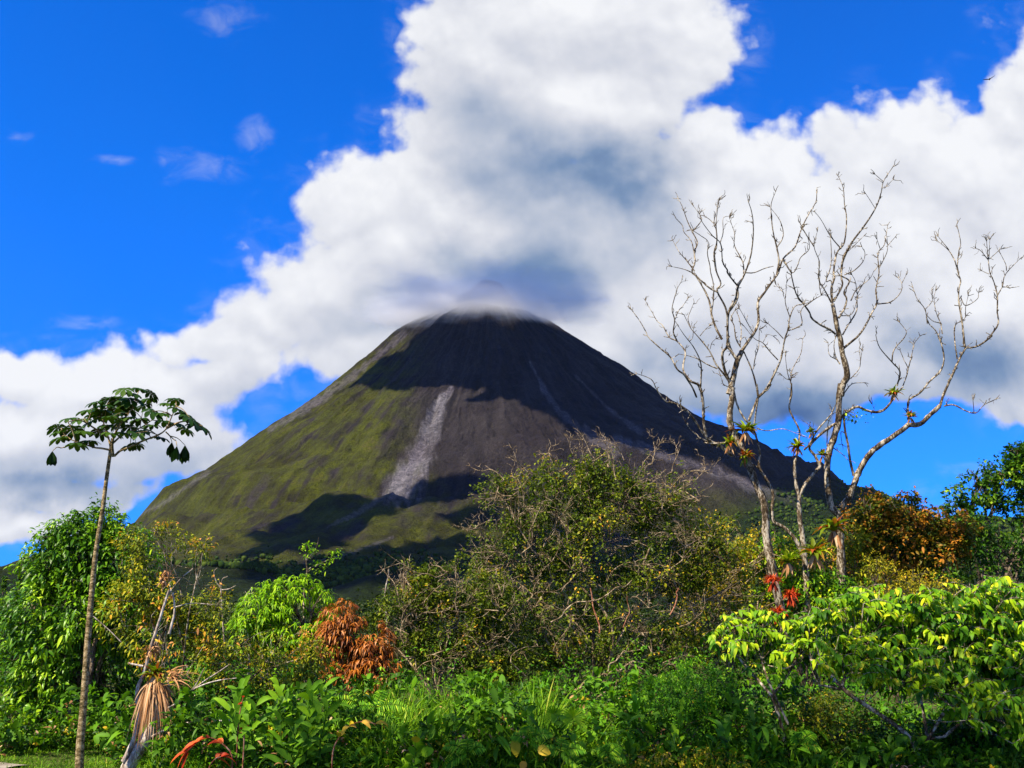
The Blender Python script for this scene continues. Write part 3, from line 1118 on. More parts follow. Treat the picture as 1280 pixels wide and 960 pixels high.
L_RUSSET = leaf_mat("leaf_russet", [(0, (0.010, 0.030, 0.003)), (0.35, (0.040, 0.075, 0.004)), (0.6, (0.10, 0.085, 0.005)), (0.82, (0.20, 0.088, 0.008)), (1, (0.27, 0.12, 0.014))], 0.42, 0.22, gain=1.5)
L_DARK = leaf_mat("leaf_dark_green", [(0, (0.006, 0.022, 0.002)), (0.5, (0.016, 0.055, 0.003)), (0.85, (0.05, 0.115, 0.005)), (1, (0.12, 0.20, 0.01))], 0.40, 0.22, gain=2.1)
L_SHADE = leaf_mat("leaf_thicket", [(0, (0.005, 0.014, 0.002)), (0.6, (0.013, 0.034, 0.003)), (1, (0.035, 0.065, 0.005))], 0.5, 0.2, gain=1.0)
L_CEC = leaf_mat("leaf_umbrella", [(0, (0.008, 0.030, 0.002)), (0.5, (0.020, 0.065, 0.003)), (1, (0.055, 0.120, 0.005))], 0.45, 0.15, gain=1.0)
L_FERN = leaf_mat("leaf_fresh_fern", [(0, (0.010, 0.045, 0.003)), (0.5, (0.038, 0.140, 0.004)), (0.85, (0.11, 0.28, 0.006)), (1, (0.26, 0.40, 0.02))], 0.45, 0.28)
L_GRASS = leaf_mat("grass_blade", [(0, (0.012, 0.042, 0.003)), (0.45, (0.045, 0.130, 0.004)), (0.85, (0.13, 0.26, 0.006)), (1, (0.36, 0.36, 0.06))], 0.45, 0.28)
L_STRAW = leaf_mat("dry_straw", [(0, (0.12, 0.05, 0.02)), (0.5, (0.40, 0.23, 0.10)), (1, (0.62, 0.47, 0.30))], 0.7, 0.15, gain=1.15)
L_BROM = leaf_mat("bromeliad_leaf", [(0, (0.26, 0.05, 0.012)), (0.3, (0.32, 0.14, 0.02)), (0.5, (0.10, 0.14, 0.006)), (0.8, (0.12, 0.24, 0.006)), (1, (0.34, 0.42, 0.02))], 0.42, 0.25, gain=1.15)
L_REDB = leaf_mat("scarlet_leaf", [(0, (0.18, 0.02, 0.008)), (0.5, (0.48, 0.05, 0.012)), (1, (0.62, 0.13, 0.03))], 0.42, 0.25, gain=1.15)
L_GING = leaf_mat("ginger_leaf", [(0, (0.020, 0.060, 0.003)), (0.5, (0.050, 0.135, 0.004)), (0.85, (0.12, 0.24, 0.006)), (1, (0.40, 0.34, 0.015))], 0.50, 0.32, 0.4, gain=2.1)
L_YEL = leaf_mat("yellowing_leaf", [(0, (0.20, 0.22, 0.006)), (0.5, (0.45, 0.36, 0.012)), (1, (0.60, 0.34, 0.06))], 0.45, 0.3, gain=1.15)


# ------------------------------------------------------------------ dead trees, traced limb by limb
def crop(ox, oy, s):
    return lambda *pts: [(ox + x / s, oy + y / s) for x, y in pts]


A1 = crop(780, 200, 6.857)
A2 = crop(780, 340, 6.0)
A3 = crop(920, 340, 6.0)
A4 = crop(880, 480, 4.3636)
A5 = crop(1080, 280, 4.8)
A6 = crop(780, 200, 3.692)
A7 = crop(1000, 200, 3.693)
A8 = crop(1000, 420, 4.0)
A9 = crop(780, 440, 3.692)


class DeadTree:
    def __init__(s, name, label, D, basepx, barkm, seed):
        s.D = D
        s.base = ground_at(basepx, D)
        s.root = thing(name, label, 'bare tree', s.base)
        s.rg = np.random.default_rng(seed)
        s.nodes, s.nd = [], []
        s.trunk, s.br = Tubes(), Tubes()
        s.tipstart, s.bark = [], barkm

    def depth_at(s, q):
        if not s.nodes:
            return s.D, 99
        d = np.linalg.norm(np.array(s.nodes) - np.array(q), axis=1)
        i = d.argmin()
        return s.nd[i], d[i]

    def limb(s, pts, r0, r1, trunk=False, drift=None, twigs=True):
        """pts in the order joint -> tip; radii in view pixels"""
        d0, dist = s.depth_at(pts[0])
        if dist > 14:
            d0 = s.D
        n = len(pts)
        L = sum(math.hypot(pts[i + 1][0] - pts[i][0], pts[i + 1][1] - pts[i][1]) for i in range(n - 1))
        if drift is None:
            drift = s.rg.uniform(-0.55, 0.55)
        W_, Rr = [], []
        al = 0
        for i, q in enumerate(pts):
            if i:
                al += math.hypot(q[0] - pts[i - 1][0], q[1] - pts[i - 1][1])
            D = d0 + drift * al / FPX * s.D
            W_.append(P(q[0], q[1], D))
            Rr.append((r0 + (r1 - r0) * al / max(L, 1)) * (0.95 if trunk else 0.72) * D / FPX)
            s.nodes.append(q); s.nd.append(D)
            if i:
                m = ((q[0] + pts[i - 1][0]) / 2, (q[1] + pts[i - 1][1]) / 2)
                s.nodes.append(m); s.nd.append(D)
        (s.trunk if trunk else s.br).add(W_, Rr, 8 if trunk else 5, 4, 0.30)
        if twigs and not trunk:
            s.twig(np.array(W_), Rr)
        return W_

    def twig(s, W_, Rr):
        """short crooked side twigs and a forked tip"""
        g = s.rg
        k = s.D / FPX
        tw0, tw2, ra = [], [], []
        for i in range(1, len(W_)):
            seg = W_[i] - W_[i - 1]
            L = np.linalg.norm(seg)
            m = g.poisson(L / k / 11.0)
            for _ in range(m):
                t = g.random()
                st = W_[i - 1] + seg * t
                u = nrm(seg / L * 0.6 + g.normal(0, 0.6, 3) + np.array([0, 0, 0.35]))
                e = st + u * k * g.uniform(3, 11)
                tw0.append(st); tw2.append(e); ra.append(min(Rr[i], 0.75 * k))
                if g.random() < 0.45:
                    u2 = nrm(u + g.normal(0, 0.5, 3))
                    tw0.append(st + (e - st) * 0.6); tw2.append(st + (e - st) * 0.6 + u2 * k * g.uniform(2, 7)); ra.append(0.5 * k)
        if Rr[-1] < 1.4 * k:
            e = W_[-1]
            d = nrm(W_[-1] - W_[-2])
            for _ in range(g.integers(2, 5)):
                u = nrm(d + g.normal(0, 0.45, 3))
                q = e + u * k * g.uniform(4, 11)
                tw0.append(e); tw2.append(q); ra.append(0.6 * k)
                if g.random() < 0.5:
                    tw0.append(q); tw2.append(q + nrm(u + g.normal(0, 0.5, 3)) * k * g.uniform(2, 6)); ra.append(0.42 * k)
        if tw0:
            s.br.twigs(np.array(tw0), np.array(tw2), np.array(ra), np.array(ra) * 0.55, 0.10)

    def done(s):
        s.trunk.build('trunk', s.bark, s.root)
        s.br.build('branches', s.bark, s.root)


def dead_left():
    T = DeadTree('dead_tree', 'tall leafless pale tree, the left one, forking into many crooked limbs above a leaning trunk', 36.0, 978, B_PALE, 5)
    T.limb([(985, 830), (978, 775)] + A4((360, 950), (340, 840), (333, 700), (325, 640), (290, 560), (260, 480), (225, 380), (175, 290), (140, 200), (150, 90), (155, 20)), 6.3, 3.8, True, 0.0)
    # main fork of the upper crown
    T.limb(A6((485, 1080), (505, 1000), (522, 930), (545, 880)), 4.2, 3.3, True, 0.0)
    T.limb(A6((545, 880), (575, 835), (605, 790), (622, 740), (618, 660), (650, 610), (685, 560), (712, 520), (735, 455), (790, 400), (820, 315), (850, 255), (885, 195), (890, 155)), 3.0, 0.7)
    T.limb(A6((522, 925), (490, 870), (478, 800), (483, 705), (515, 640), (525, 590), (555, 530), (580, 460), (593, 390), (597, 300), (588, 235), (575, 195)), 2.9, 0.7)
    T.limb(A6((495, 1040), (462, 960), (455, 890), (476, 860), (479, 780), (472, 690), (430, 605), (447, 570), (425, 510), (415, 430), (430, 370), (425, 290), (437, 190)), 2.8, 0.6)
    T.limb(A2((735, 505), (690, 420), (660, 330), (650, 260), (630, 190), (590, 110), (540, 30), (510, 0)) + A1((330, 0), (610, 870), (600, 790), (575, 690), (515, 620), (500, 560), (445, 500))[1:], 2.3, 0.6)
    T.limb(A1((608, 860), (605, 780), (630, 710), (600, 640), (560, 560), (535, 500), (500, 400), (465, 330)), 1.5, 0.5)
    T.limb(A1((600, 600), (650, 540), (665, 500), (630, 440), (595, 395)), 1.0, 0.4)
    T.limb(A2((655, 310), (672, 200), (670, 90), (650, 0)) + A1((735, 900), (715, 800), (720, 700), (660, 650), (600, 610)), 1.3, 0.6)
    T.limb(A2((700, 150), (650, 125), (600, 85), (545, 30)), 1.6, 1.2)
    T.limb(A2((850, 100), (800, 40), (775, 0)) + A1((885, 940), (845, 870), (830, 720), (760, 650), (690, 560), (655, 500), (650, 455)), 1.7, 0.5)
    T.limb(A1((790, 950), (775, 800), (795, 740), (790, 600), (770, 545), (790, 440), (810, 340)), 1.6, 0.4)
    T.limb(A1((770, 545), (735, 510), (690, 480)), 0.9, 0.4)
    T.limb(A1((825, 710), (850, 620), (850, 500), (905, 480)), 1.0, 0.4)
    T.limb(A6((553, 525), (548, 470), (510, 395), (510, 340), (487, 268)), 1.3, 0.4)
    T.limb(A6((555, 520), (600, 520), (650, 500), (690, 490)), 1.2, 0.7, twigs=False)
    T.limb(A6((705, 530), (715, 470), (705, 400), (690, 340), (680, 260), (680, 200), (700, 145)), 2.0, 0.5)
    T.limb(A6((705, 405), (735, 350), (720, 280), (672, 215)), 1.2, 0.4)
    T.limb(A6((735, 455), (775, 520), (800, 490), (815, 450), (855, 410), (845, 350), (818, 315)), 1.1, 0.5)
    T.limb(A6((325, 512), (290, 465), (255, 425), (225, 370)), 1.3, 0.4)
    T.limb(A6((325, 525), (280, 505), (222, 492)), 1.1, 0.4)
    T.limb(A2((785, 300), (830, 240), (855, 180), (850, 105)), 2.2, 1.8)
    T.limb(A2((770, 560), (800, 590), (845, 650)), 2.0, 2.4, twigs=False)
    T.limb(A2((875, 565), (840, 500), (825, 400), (800, 350), (830, 290)), 1.3, 0.7)
    T.limb(A2((870, 550), (880, 450), (865, 350), (835, 280)), 1.1, 0.6)
    T.limb(A3((60, 600), (120, 740), (150, 850), (165, 940)), 1.2, 1.6, twigs=False)
    # low left sweep
    T.limb(A9((420, 430), (375, 390), (330, 320), (280, 260), (230, 235), (190, 225), (150, 170), (125, 125), (60, 100)), 2.3, 0.6)
    T.limb(A9((420, 430), (360, 400), (300, 350), (270, 290), (262, 230)), 1.3, 0.5)
    T.limb(A9((500, 480), (440, 430), (385, 400), (368, 310), (365, 230), (350, 160), (320, 140)), 3.0, 2.3)
    T.limb(A2((590, 960), (560, 850), (500, 820), (455, 770), (400, 730), (350, 640), (270, 570), (185, 490)) + A6((100, 790), (68, 735), (35, 692)), 2.3, 0.5)
    T.limb(A2((500, 820), (450, 750), (445, 690), (460, 600), (400, 520), (340, 490), (290, 400), (250, 370), (210, 300), (160, 215)), 1.9, 0.4)
    T.limb(A2((545, 940), (515, 870), (455, 775), (410, 740)), 1.7, 1.7, twigs=False)
    T.limb(A2((400, 520), (370, 450), (380, 360), (360, 280), (380, 190), (400, 125), (435, 60)), 1.4, 0.4)
    T.limb(A2((380, 360), (410, 290), (440, 255), (475, 205)), 1.0, 0.4)
    T.limb(A2((575, 860), (580, 740), (570, 660), (520, 560), (450, 470), (410, 410)), 1.6, 0.5)
    T.limb(A2((810, 860), (760, 780), (690, 690), (640, 590), (560, 490), (500, 420), (450, 320)), 2.0, 0.5)
    T.limb(A2((700, 725), (620, 690), (560, 655), (490, 630), (410, 615)), 1.4, 0.5)
    T.limb(A2((500, 415), (480, 350), (500, 290), (520, 240)), 0.9, 0.4)
    T.limb(A2((490, 520), (515, 490), (520, 420)), 0.8, 0.4)
    T.limb(A2((570, 480), (610, 430), (640, 405)), 0.7, 0.4)
    T.limb(A2((645, 580), (660, 530), (690, 500)), 0.7, 0.4)
    T.limb(A2((800, 870), (745, 840), (725, 780)), 0.8, 0.4)
    # second stem winding up on the right of the trunk
    T.limb(A4((545, 950), (500, 850), (440, 785), (380, 750), (370, 680), (378, 600), (340, 520), (300, 450), (305, 380), (285, 290), (265, 240), (215, 180), (180, 110), (165, 40)), 3.8, 1.5, False, 0.02, False)
    T.limb(A4((300, 460), (250, 425), (180, 370), (140, 310)), 1.6, 0.8, twigs=False)
    T.limb(A4((245, 200), (280, 110), (297, 70), (345, 30), (365, 0)), 2.2, 1.9, False, 0.0, False)
    T.limb(A4((275, 220), (285, 140), (297, 70), (290, 0)), 1.6, 1.0, twigs=False)
    T.limb(A3((165, 940), (210, 900), (250, 840), (310, 720), (340, 640), (365, 510), (390, 430), (405, 340), (440, 260), (500, 240)), 2.4, 0.8)
    T.limb(A3((395, 440), (450, 420), (495, 385), (485, 300), (510, 255)), 1.2, 0.7)
    T.limb(A3((405, 340), (370, 230), (375, 150), (380, 80)), 1.0, 0.4)
    T.limb(A3((360, 160), (320, 115), (300, 95)), 0.7, 0.4)
    T.limb(A3((315, 660), (250, 590), (200, 530), (140, 500), (60, 405)), 1.2, 0.5)
    T.limb(A3((130, 730), (145, 640), (170, 560), (175, 430)), 1.0, 0.5)
    T.limb(A3((355, 500), (300, 440), (235, 385)), 0.9, 0.4)
    T.limb(A3((125, 450), (80, 370), (25, 270)), 0.9, 0.4)
    T.limb(A3((205, 525), (235, 470), (280, 480)), 0.6, 0.4)
    T.limb(A4((290, 245), (350, 255), (430, 245), (510, 272)), 1.2, 0.5)
    T.limb(A4((0, 320), (60, 325), (110, 320), (150, 320)), 1.2, 1.4, twigs=False)
    T.done()
    return T


def dead_mid():
    T = DeadTree('dead_tree', 'slender leafless mottled tree with a bromeliad at its fork, between the two largest bare trees', 36.8, 1003, B_PALE, 9)
    T.limb([(1015, 830), (1010, 760), (1006, 700)] + A4((545, 880), (530, 790), (520, 700), (520, 620)), 4.4, 3.1, True, 0.0)
    T.limb(A4((520, 620), (500, 530), (495, 440), (510, 370), (520, 300)), 3.0, 2.4, False, 0.0, False)
    T.limb(A4((520, 300), (520, 250), (490, 190), (465, 130), (478, 60), (478, 0)), 2.0, 1.3, False, 0.05, False)
    T.limb(A3((405, 960), (415, 860), (410, 820), (420, 740), (460, 660), (490, 600), (500, 500)), 1.2, 0.5)
    T.limb(A3((410, 820), (385, 750), (370, 630)), 0.9, 0.4)
    T.limb(A3((405, 810), (375, 800), (345, 775)), 0.8, 0.4)
    T.limb(A4((520, 620), (545, 560), (590, 500), (635, 450)), 3.0, 3.0, False, 0.0, False)
    T.limb(A4((635, 450), (605, 390), (575, 345), (620, 290), (680, 240), (720, 215)), 2.6, 2.6, False, 0.0, False)
    T.limb(A4((545, 360), (575, 330), (620, 250), (690, 170), (710, 130)), 1.9, 1.0)
    T.limb(A4((600, 300), (590, 270), (585, 240)), 1.2, 0.5)
    T.done()
    return T


def dead_right():
    T = DeadTree('dead_tree', 'largest leafless dark-limbed tree, rightmost, with one limb sweeping out far to the right', 37.5, 1052, B_DARKB, 14)
    T.limb([(1052, 830), (1052, 740), (1051, 690), (1049, 645)], 5.6, 4.8, True, 0.0)
    T.limb(A4((735, 715), (695, 670), (680, 600), (672, 500), (680, 380), (710, 290), (735, 190), (735, 80), (750, 0)), 4.2, 4.2, True, 0.0)
    T.limb(A3((785, 930), (800, 850), (835, 770), (800, 620), (785, 520), (765, 440), (745, 350), (725, 240)), 4.4, 2.7, True, 0.0)
    T.limb(A3((725, 240), (715, 130), (740, 40)) + A4((0, 0), (0, 0))[:0] + A7((155, 520), (170, 430), (205, 380), (215, 270), (205, 200), (200, 130), (175, 70)), 2.2, 0.5)
    T.limb(A7((190, 520), (200, 460), (240, 380), (300, 300), (350, 220), (375, 150), (385, 100), (430, 30)), 2.2, 0.6)
    T.limb(A7((385, 100), (345, 65)), 0.8, 0.4)
    T.limb(A7((390, 130), (410, 110), (430, 90)), 0.8, 0.4)
    T.limb(A7((345, 220), (320, 180), (303, 155)), 0.7, 0.4)
    T.limb(A7((200, 440), (250, 395), (295, 350)), 1.0, 0.4)
    T.limb(A3((735, 220), (775, 150), (800, 90), (790, 30)) + A7((200, 440),), 1.8, 1.5)
    T.limb(A3((770, 345), (815, 270), (830, 200), (810, 150), (850, 70), (790, 30)), 2.0, 1.2)
    T.limb(A7((205, 530), (250, 510), (290, 470), (300, 430), (285, 400)), 1.2, 0.4)
    T.limb(A3((715, 230), (690, 180), (650, 110), (625, 70), (615, 20)), 1.6, 0.8)
    T.limb(A7((95, 580), (85, 530), (90, 470), (65, 400), (80, 330)), 1.2, 0.4)
    T.limb(A7((65, 400), (20, 330), (0, 290)), 1.1, 0.9)
    T.limb(A7((190, 410), (140, 350), (100, 280), (70, 240)), 1.2, 0.4)
    T.limb(A7((150, 650), (145, 560), (120, 560), (140, 500), (145, 430), (140, 350)), 1.3, 0.6)
    T.limb(A3((745, 465), (700, 430), (630, 395), (570, 350), (550, 300), (505, 240), (450, 160), (415, 20)), 2.1, 1.0)
    T.limb(A6((775, 525), (735, 465), (735, 455)), 1.0, 0.9, twigs=False)
    T.limb(A3((520, 255), (580, 210), (640, 175)), 1.4, 0.5)
    T.limb(A3((640, 175), (625, 100), (630, 30)), 0.9, 0.5)
    T.limb(A3((800, 470), (840, 400), (905, 290), (910, 170), (960, 80)), 1.5, 0.7)
    T.limb(A7((235, 650), (260, 600), (320, 550), (340, 515)), 1.2, 0.4)
    T.limb(A7((265, 620), (255, 560), (240, 530)), 0.8, 0.4)
    T.limb(A7((190, 720), (240, 710), (265, 640)), 0.9, 0.5)
    T.limb(A7((200, 870), (280, 800), (330, 710), (355, 660), (350, 600), (365, 520), (360, 430), (390, 390), (405, 300)), 2.2, 0.5)
    T.limb(A7((400, 400), (440, 355)), 0.8, 0.4)
    T.limb(A7((370, 410), (355, 365)), 0.7, 0.4)
    T.limb(A7((365, 500), (400, 430), (405, 390)), 1.0, 0.5)
    T.limb(A7((360, 665), (420, 655), (465, 610), (470, 570), (455, 545)), 1.4, 0.4)
    T.limb(A7((470, 570), (490, 530)), 0.8, 0.4)
    T.limb(A3((780, 690), (750, 640), (735, 560), (745, 490)), 1.3, 0.5)
    T.limb(A3((760, 660), (700, 620), (690, 530)), 0.9, 0.4)
    T.limb(A3((810, 910), (870, 840), (960, 830)), 1.2, 0.5)
    T.limb(A3((860, 800), (930, 710), (925, 570)), 0.9, 0.4)
    T.limb(A3((930, 700), (945, 590)), 0.7, 0.4)
    # limb going right at mid height
    T.limb(A8((205, 410), (250, 370), (290, 355), (340, 375), (400, 380), (440, 350), (465, 315)), 2.6, 2.2)
    T.limb(A8((485, 250), (500, 180), (460, 130), (400, 60), (380, 0)) + A7((355, 800),), 1.6, 0.6)
    T.limb(A8((460, 130), (470, 70), (520, 10)) + A7((490, 790), (460, 750)), 1.3, 0.5)
    T.limb(A8((515, 250), (540, 170), (520, 120), (500, 70)), 1.2, 0.5)
    T.limb(A8((540, 170), (560, 90), (570, 40), (600, 0)), 1.1, 0.5)
    T.limb(A8((470, 310), (490, 260)), 2.0, 1.5, twigs=False)
    T.limb(A8((470, 300), (515, 255)), 1.6, 1.2, twigs=False)
    T.limb(A8((330, 375), (370, 370), (360, 340)), 0.7, 0.4)
    # great right limb
    T.limb(A8((205, 860), (245, 800), (275, 730), (290, 690), (340, 600), (400, 545), (470, 500), (540, 445)), 4.2, 3.3, True, 0.0)
    T.limb(A8((540, 445), (600, 440), (650, 395), (700, 350)), 3.4, 3.0, True, 0.0)
    T.limb(A8((700, 350), (720, 290), (760, 200), (800, 110), (830, 60)), 2.6, 1.8)
    T.limb(A8((830, 60), (890, 50), (960, 0)) + A5((760, 670), (805, 600), (800, 530), (800, 430), (780, 350), (755, 290), (745, 210)), 1.8, 0.8)
    T.limb(A5((745, 215), (700, 160), (670, 145)), 0.9, 0.4)
    T.limb(A5((745, 210), (735, 100)), 0.8, 0.4)
    T.limb(A5((750, 210), (755, 95)), 0.7, 0.4)
    T.limb(A5((750, 212), (820, 150)), 0.9, 0.4)
    T.limb(A5((750, 300), (705, 280)), 0.8, 0.4)
    T.limb(A5((760, 300), (770, 270)), 0.7, 0.4)
    T.limb(A5((800, 430), (830, 380), (860, 380)), 1.1, 0.6)
    T.limb(A5((830, 380), (850, 300), (940, 205)), 1.0, 0.4)
    T.limb(A5((855, 280), (850, 240), (820, 180)), 0.8, 0.4)
    T.limb(A5((605, 740), (595, 640), (585, 560), (570, 470), (570, 390), (580, 340), (560, 270), (570, 160), (580, 110), (557, 0)), 2.0, 0.5)
    T.limb(A5((545, 220), (510, 160), (440, 100)), 1.1, 0.4)
    T.limb(A5((560, 270), (545, 220)), 1.1, 1.0, twigs=False)
    T.limb(A5((510, 155), (445, 75)), 0.8, 0.4)
    T.limb(A5((580, 440), (610, 490), (680, 450), (688, 410)), 1.0, 0.4)
    T.limb(A5((560, 810), (545, 700), (545, 610), (590, 580), (615, 550)), 1.4, 0.6)
    T.limb(A5((610, 560), (610, 500), (625, 430)), 0.8, 0.4)
    T.limb(A8((545, 430), (540, 370), (545, 320), (600, 285), (650, 225), (700, 180), (720, 120), (710, 50), (690, 0)) + A5((470, 720), (430, 640), (385, 590), (365, 510), (320, 450), (295, 385)), 2.0, 0.6)
    T.limb(A5((380, 600), (375, 560), (370, 515)), 0.9, 0.6, twigs=False)
    T.limb(A5((365, 515), (410, 460), (405, 400)), 0.8, 0.4)
    T.limb(A5((470, 660), (460, 600), (430, 520), (420, 440), (430, 400)), 1.1, 0.4)
    T.limb(A5((460, 595), (410, 580), (370, 540)), 0.9, 0.6, twigs=False)
    T.limb(A8((720, 350), (770, 345), (830, 375), (880, 385), (920, 345), (980, 315)), 1.7, 0.5)
    T.limb(A8((870, 380), (865, 320)), 0.9, 0.4)
    # inner upright left of the great limb
    T.limb(A8((270, 700), (250, 620), (240, 540), (225, 470), (220, 400)), 2.6, 2.0, False, 0.0, False)
    T.limb(A8((235, 490), (205, 480), (210, 540)), 1.0, 0.5)
    T.limb(A8((160, 555), (210, 590), (240, 620)), 1.0, 0.6)
    T.limb(A8((135, 550), (140, 440), (165, 390)), 1.2, 0.5)
    T.done()
    return T


TL, TM, TR = dead_left(), dead_mid(), dead_right()


# ------------------------------------------------------------------ bromeliads sitting on limbs
def bromeliad(px, py, D, size, label, seed, mat=L_BROM, red=0.3, n=34, wd=0.16, name='bromeliad', tilt=(0, 0, 1), group='bromeliads growing on the bare trees'):
    g = np.random.default_rng(seed)
    c = P(px, py, D)
    root = thing(name, label, 'bromeliad', c, group)
    k = size * D / FPX
    lv = Leaves()
    th = g.random(n) * 2 * math.pi
    el = g.uniform(0.15, 1.25, n)
    d = np.stack([np.cos(th) * np.cos(el), np.sin(th) * np.cos(el), np.sin(el)], 1) + np.array(tilt) * 0.25
    L = k * g.uniform(0.55, 1.0, n)
    tint = np.where(g.random(n) < red, g.uniform(0, 0.3, n), g.uniform(0.5, 1.0, n))
    tint = np.where(el < 0.3, tint * 0.6, tint)
    lv.add(c + d * 0.02, d, np.tile([0, 0, 1.0], (n, 1)), L, k * wd, g.uniform(0.25, 0.7, n), tint, 'strap', 0.5)
    lv.build('leaves', mat, root)
    dr = Leaves()
    m = n // 4
    th = g.random(m) * 2 * math.pi
    d = np.stack([np.cos(th) * 0.5, np.sin(th) * 0.5, -np.ones(m) * 0.5], 1)
    dr.add(c + d * 0.03, d, np.tile([0, -1.0, 0.2], (m, 1)), k * g.uniform(0.25, 0.5, m), k * 0.08, 0.5, g.random(m) * 0.8, 'strap', 0.3)
    dr.build('withered_leaves', L_STRAW if red < 0.5 else mat, root)
    return root


BR = [
    (932, 540, 36.0, 24, 'large green bromeliad wedged in the leaning trunk of the left bare tree', 0.15),
    (912, 556, 35.7, 18, 'ragged bromeliad on the left side of the left bare tree trunk', 0.2),
    (931, 572, 35.8, 17, 'bromeliad with red hanging leaves, lowest on the left bare tree trunk', 0.55),
    (997, 560, 36.6, 17, 'green bromeliad topping the slender upright stem of the middle bare tree', 0.25),
    (1014, 541, 36.7, 11, 'small dark bromeliad on the sloping upper branch of the middle bare tree', 0.1),
    (1028, 570, 36.8, 13, 'small yellow-green bromeliad at the crossing of the middle and right bare trees', 0.4),
    (1117, 493, 37.5, 15, 'green bromeliad at the end of the mid-height limb of the right bare tree', 0.2),
    (1138, 522, 37.5, 15, 'yellow-green bromeliad on the great right limb of the right bare tree', 0.3),
]
for i, (x, y, D, sz, lab, red) in enumerate(BR):
    bromeliad(x, y, D - 0.15, sz * 1.35, lab, 300 + i, red=red, n=46)
bromeliad(1042, 664, 35.2, 42, 'big bright green bromeliad rosette at the foot of the right bare tree', 320, red=0.15, n=46)
bromeliad(1018, 694, 34.8, 40, 'yellow and orange bromeliad rosette at the foot of the middle bare tree', 321, red=0.4, n=46)
bromeliad(985, 704, 34.4, 36, 'dark green bromeliad beside the pale foot of the left bare tree', 322, red=0.12, n=36)
for i, (x, y, sz, lab) in enumerate([(966, 728, 23, 'scarlet bromeliad clump hugging the left bare tree trunk, topmost of the scarlet ones'),
                                     (988, 746, 23, 'scarlet bromeliad clump right of the left bare tree trunk base'),
                                     (974, 768, 22, 'scarlet bromeliad clump lowest on the left bare tree trunk')]):
    bromeliad(x, y, 32.6, sz, lab, 330 + i, mat=L_REDB, red=0.5, n=130, wd=0.08)
# small tuft of leaves half way up
tf = thing('epiphyte', 'small leafy green tuft hanging from the right bare tree below its mid-height limb', 'epiphyte', P(1068, 520, 37.5))
lv = Leaves()
n = 60
q = P(1066, 520, 37.5) + rng.normal(0, 1, (n, 3)) * np.array([0.28, 0.1, 0.12])
lv.add(q, rng.normal(0, 1, (n, 3)), np.tile([0, 0, 1.0], (n, 1)), 0.14, 0.07, 0.2, None, 'oval')
lv.build('leaves', L_GLOSS, tf)
tb = Tubes()
tb.twigs(np.tile(P(1055, 512, 37.5), (14, 1)), q[:14], 0.012, 0.005)
tb.build('stem', B_BROWN, tf)


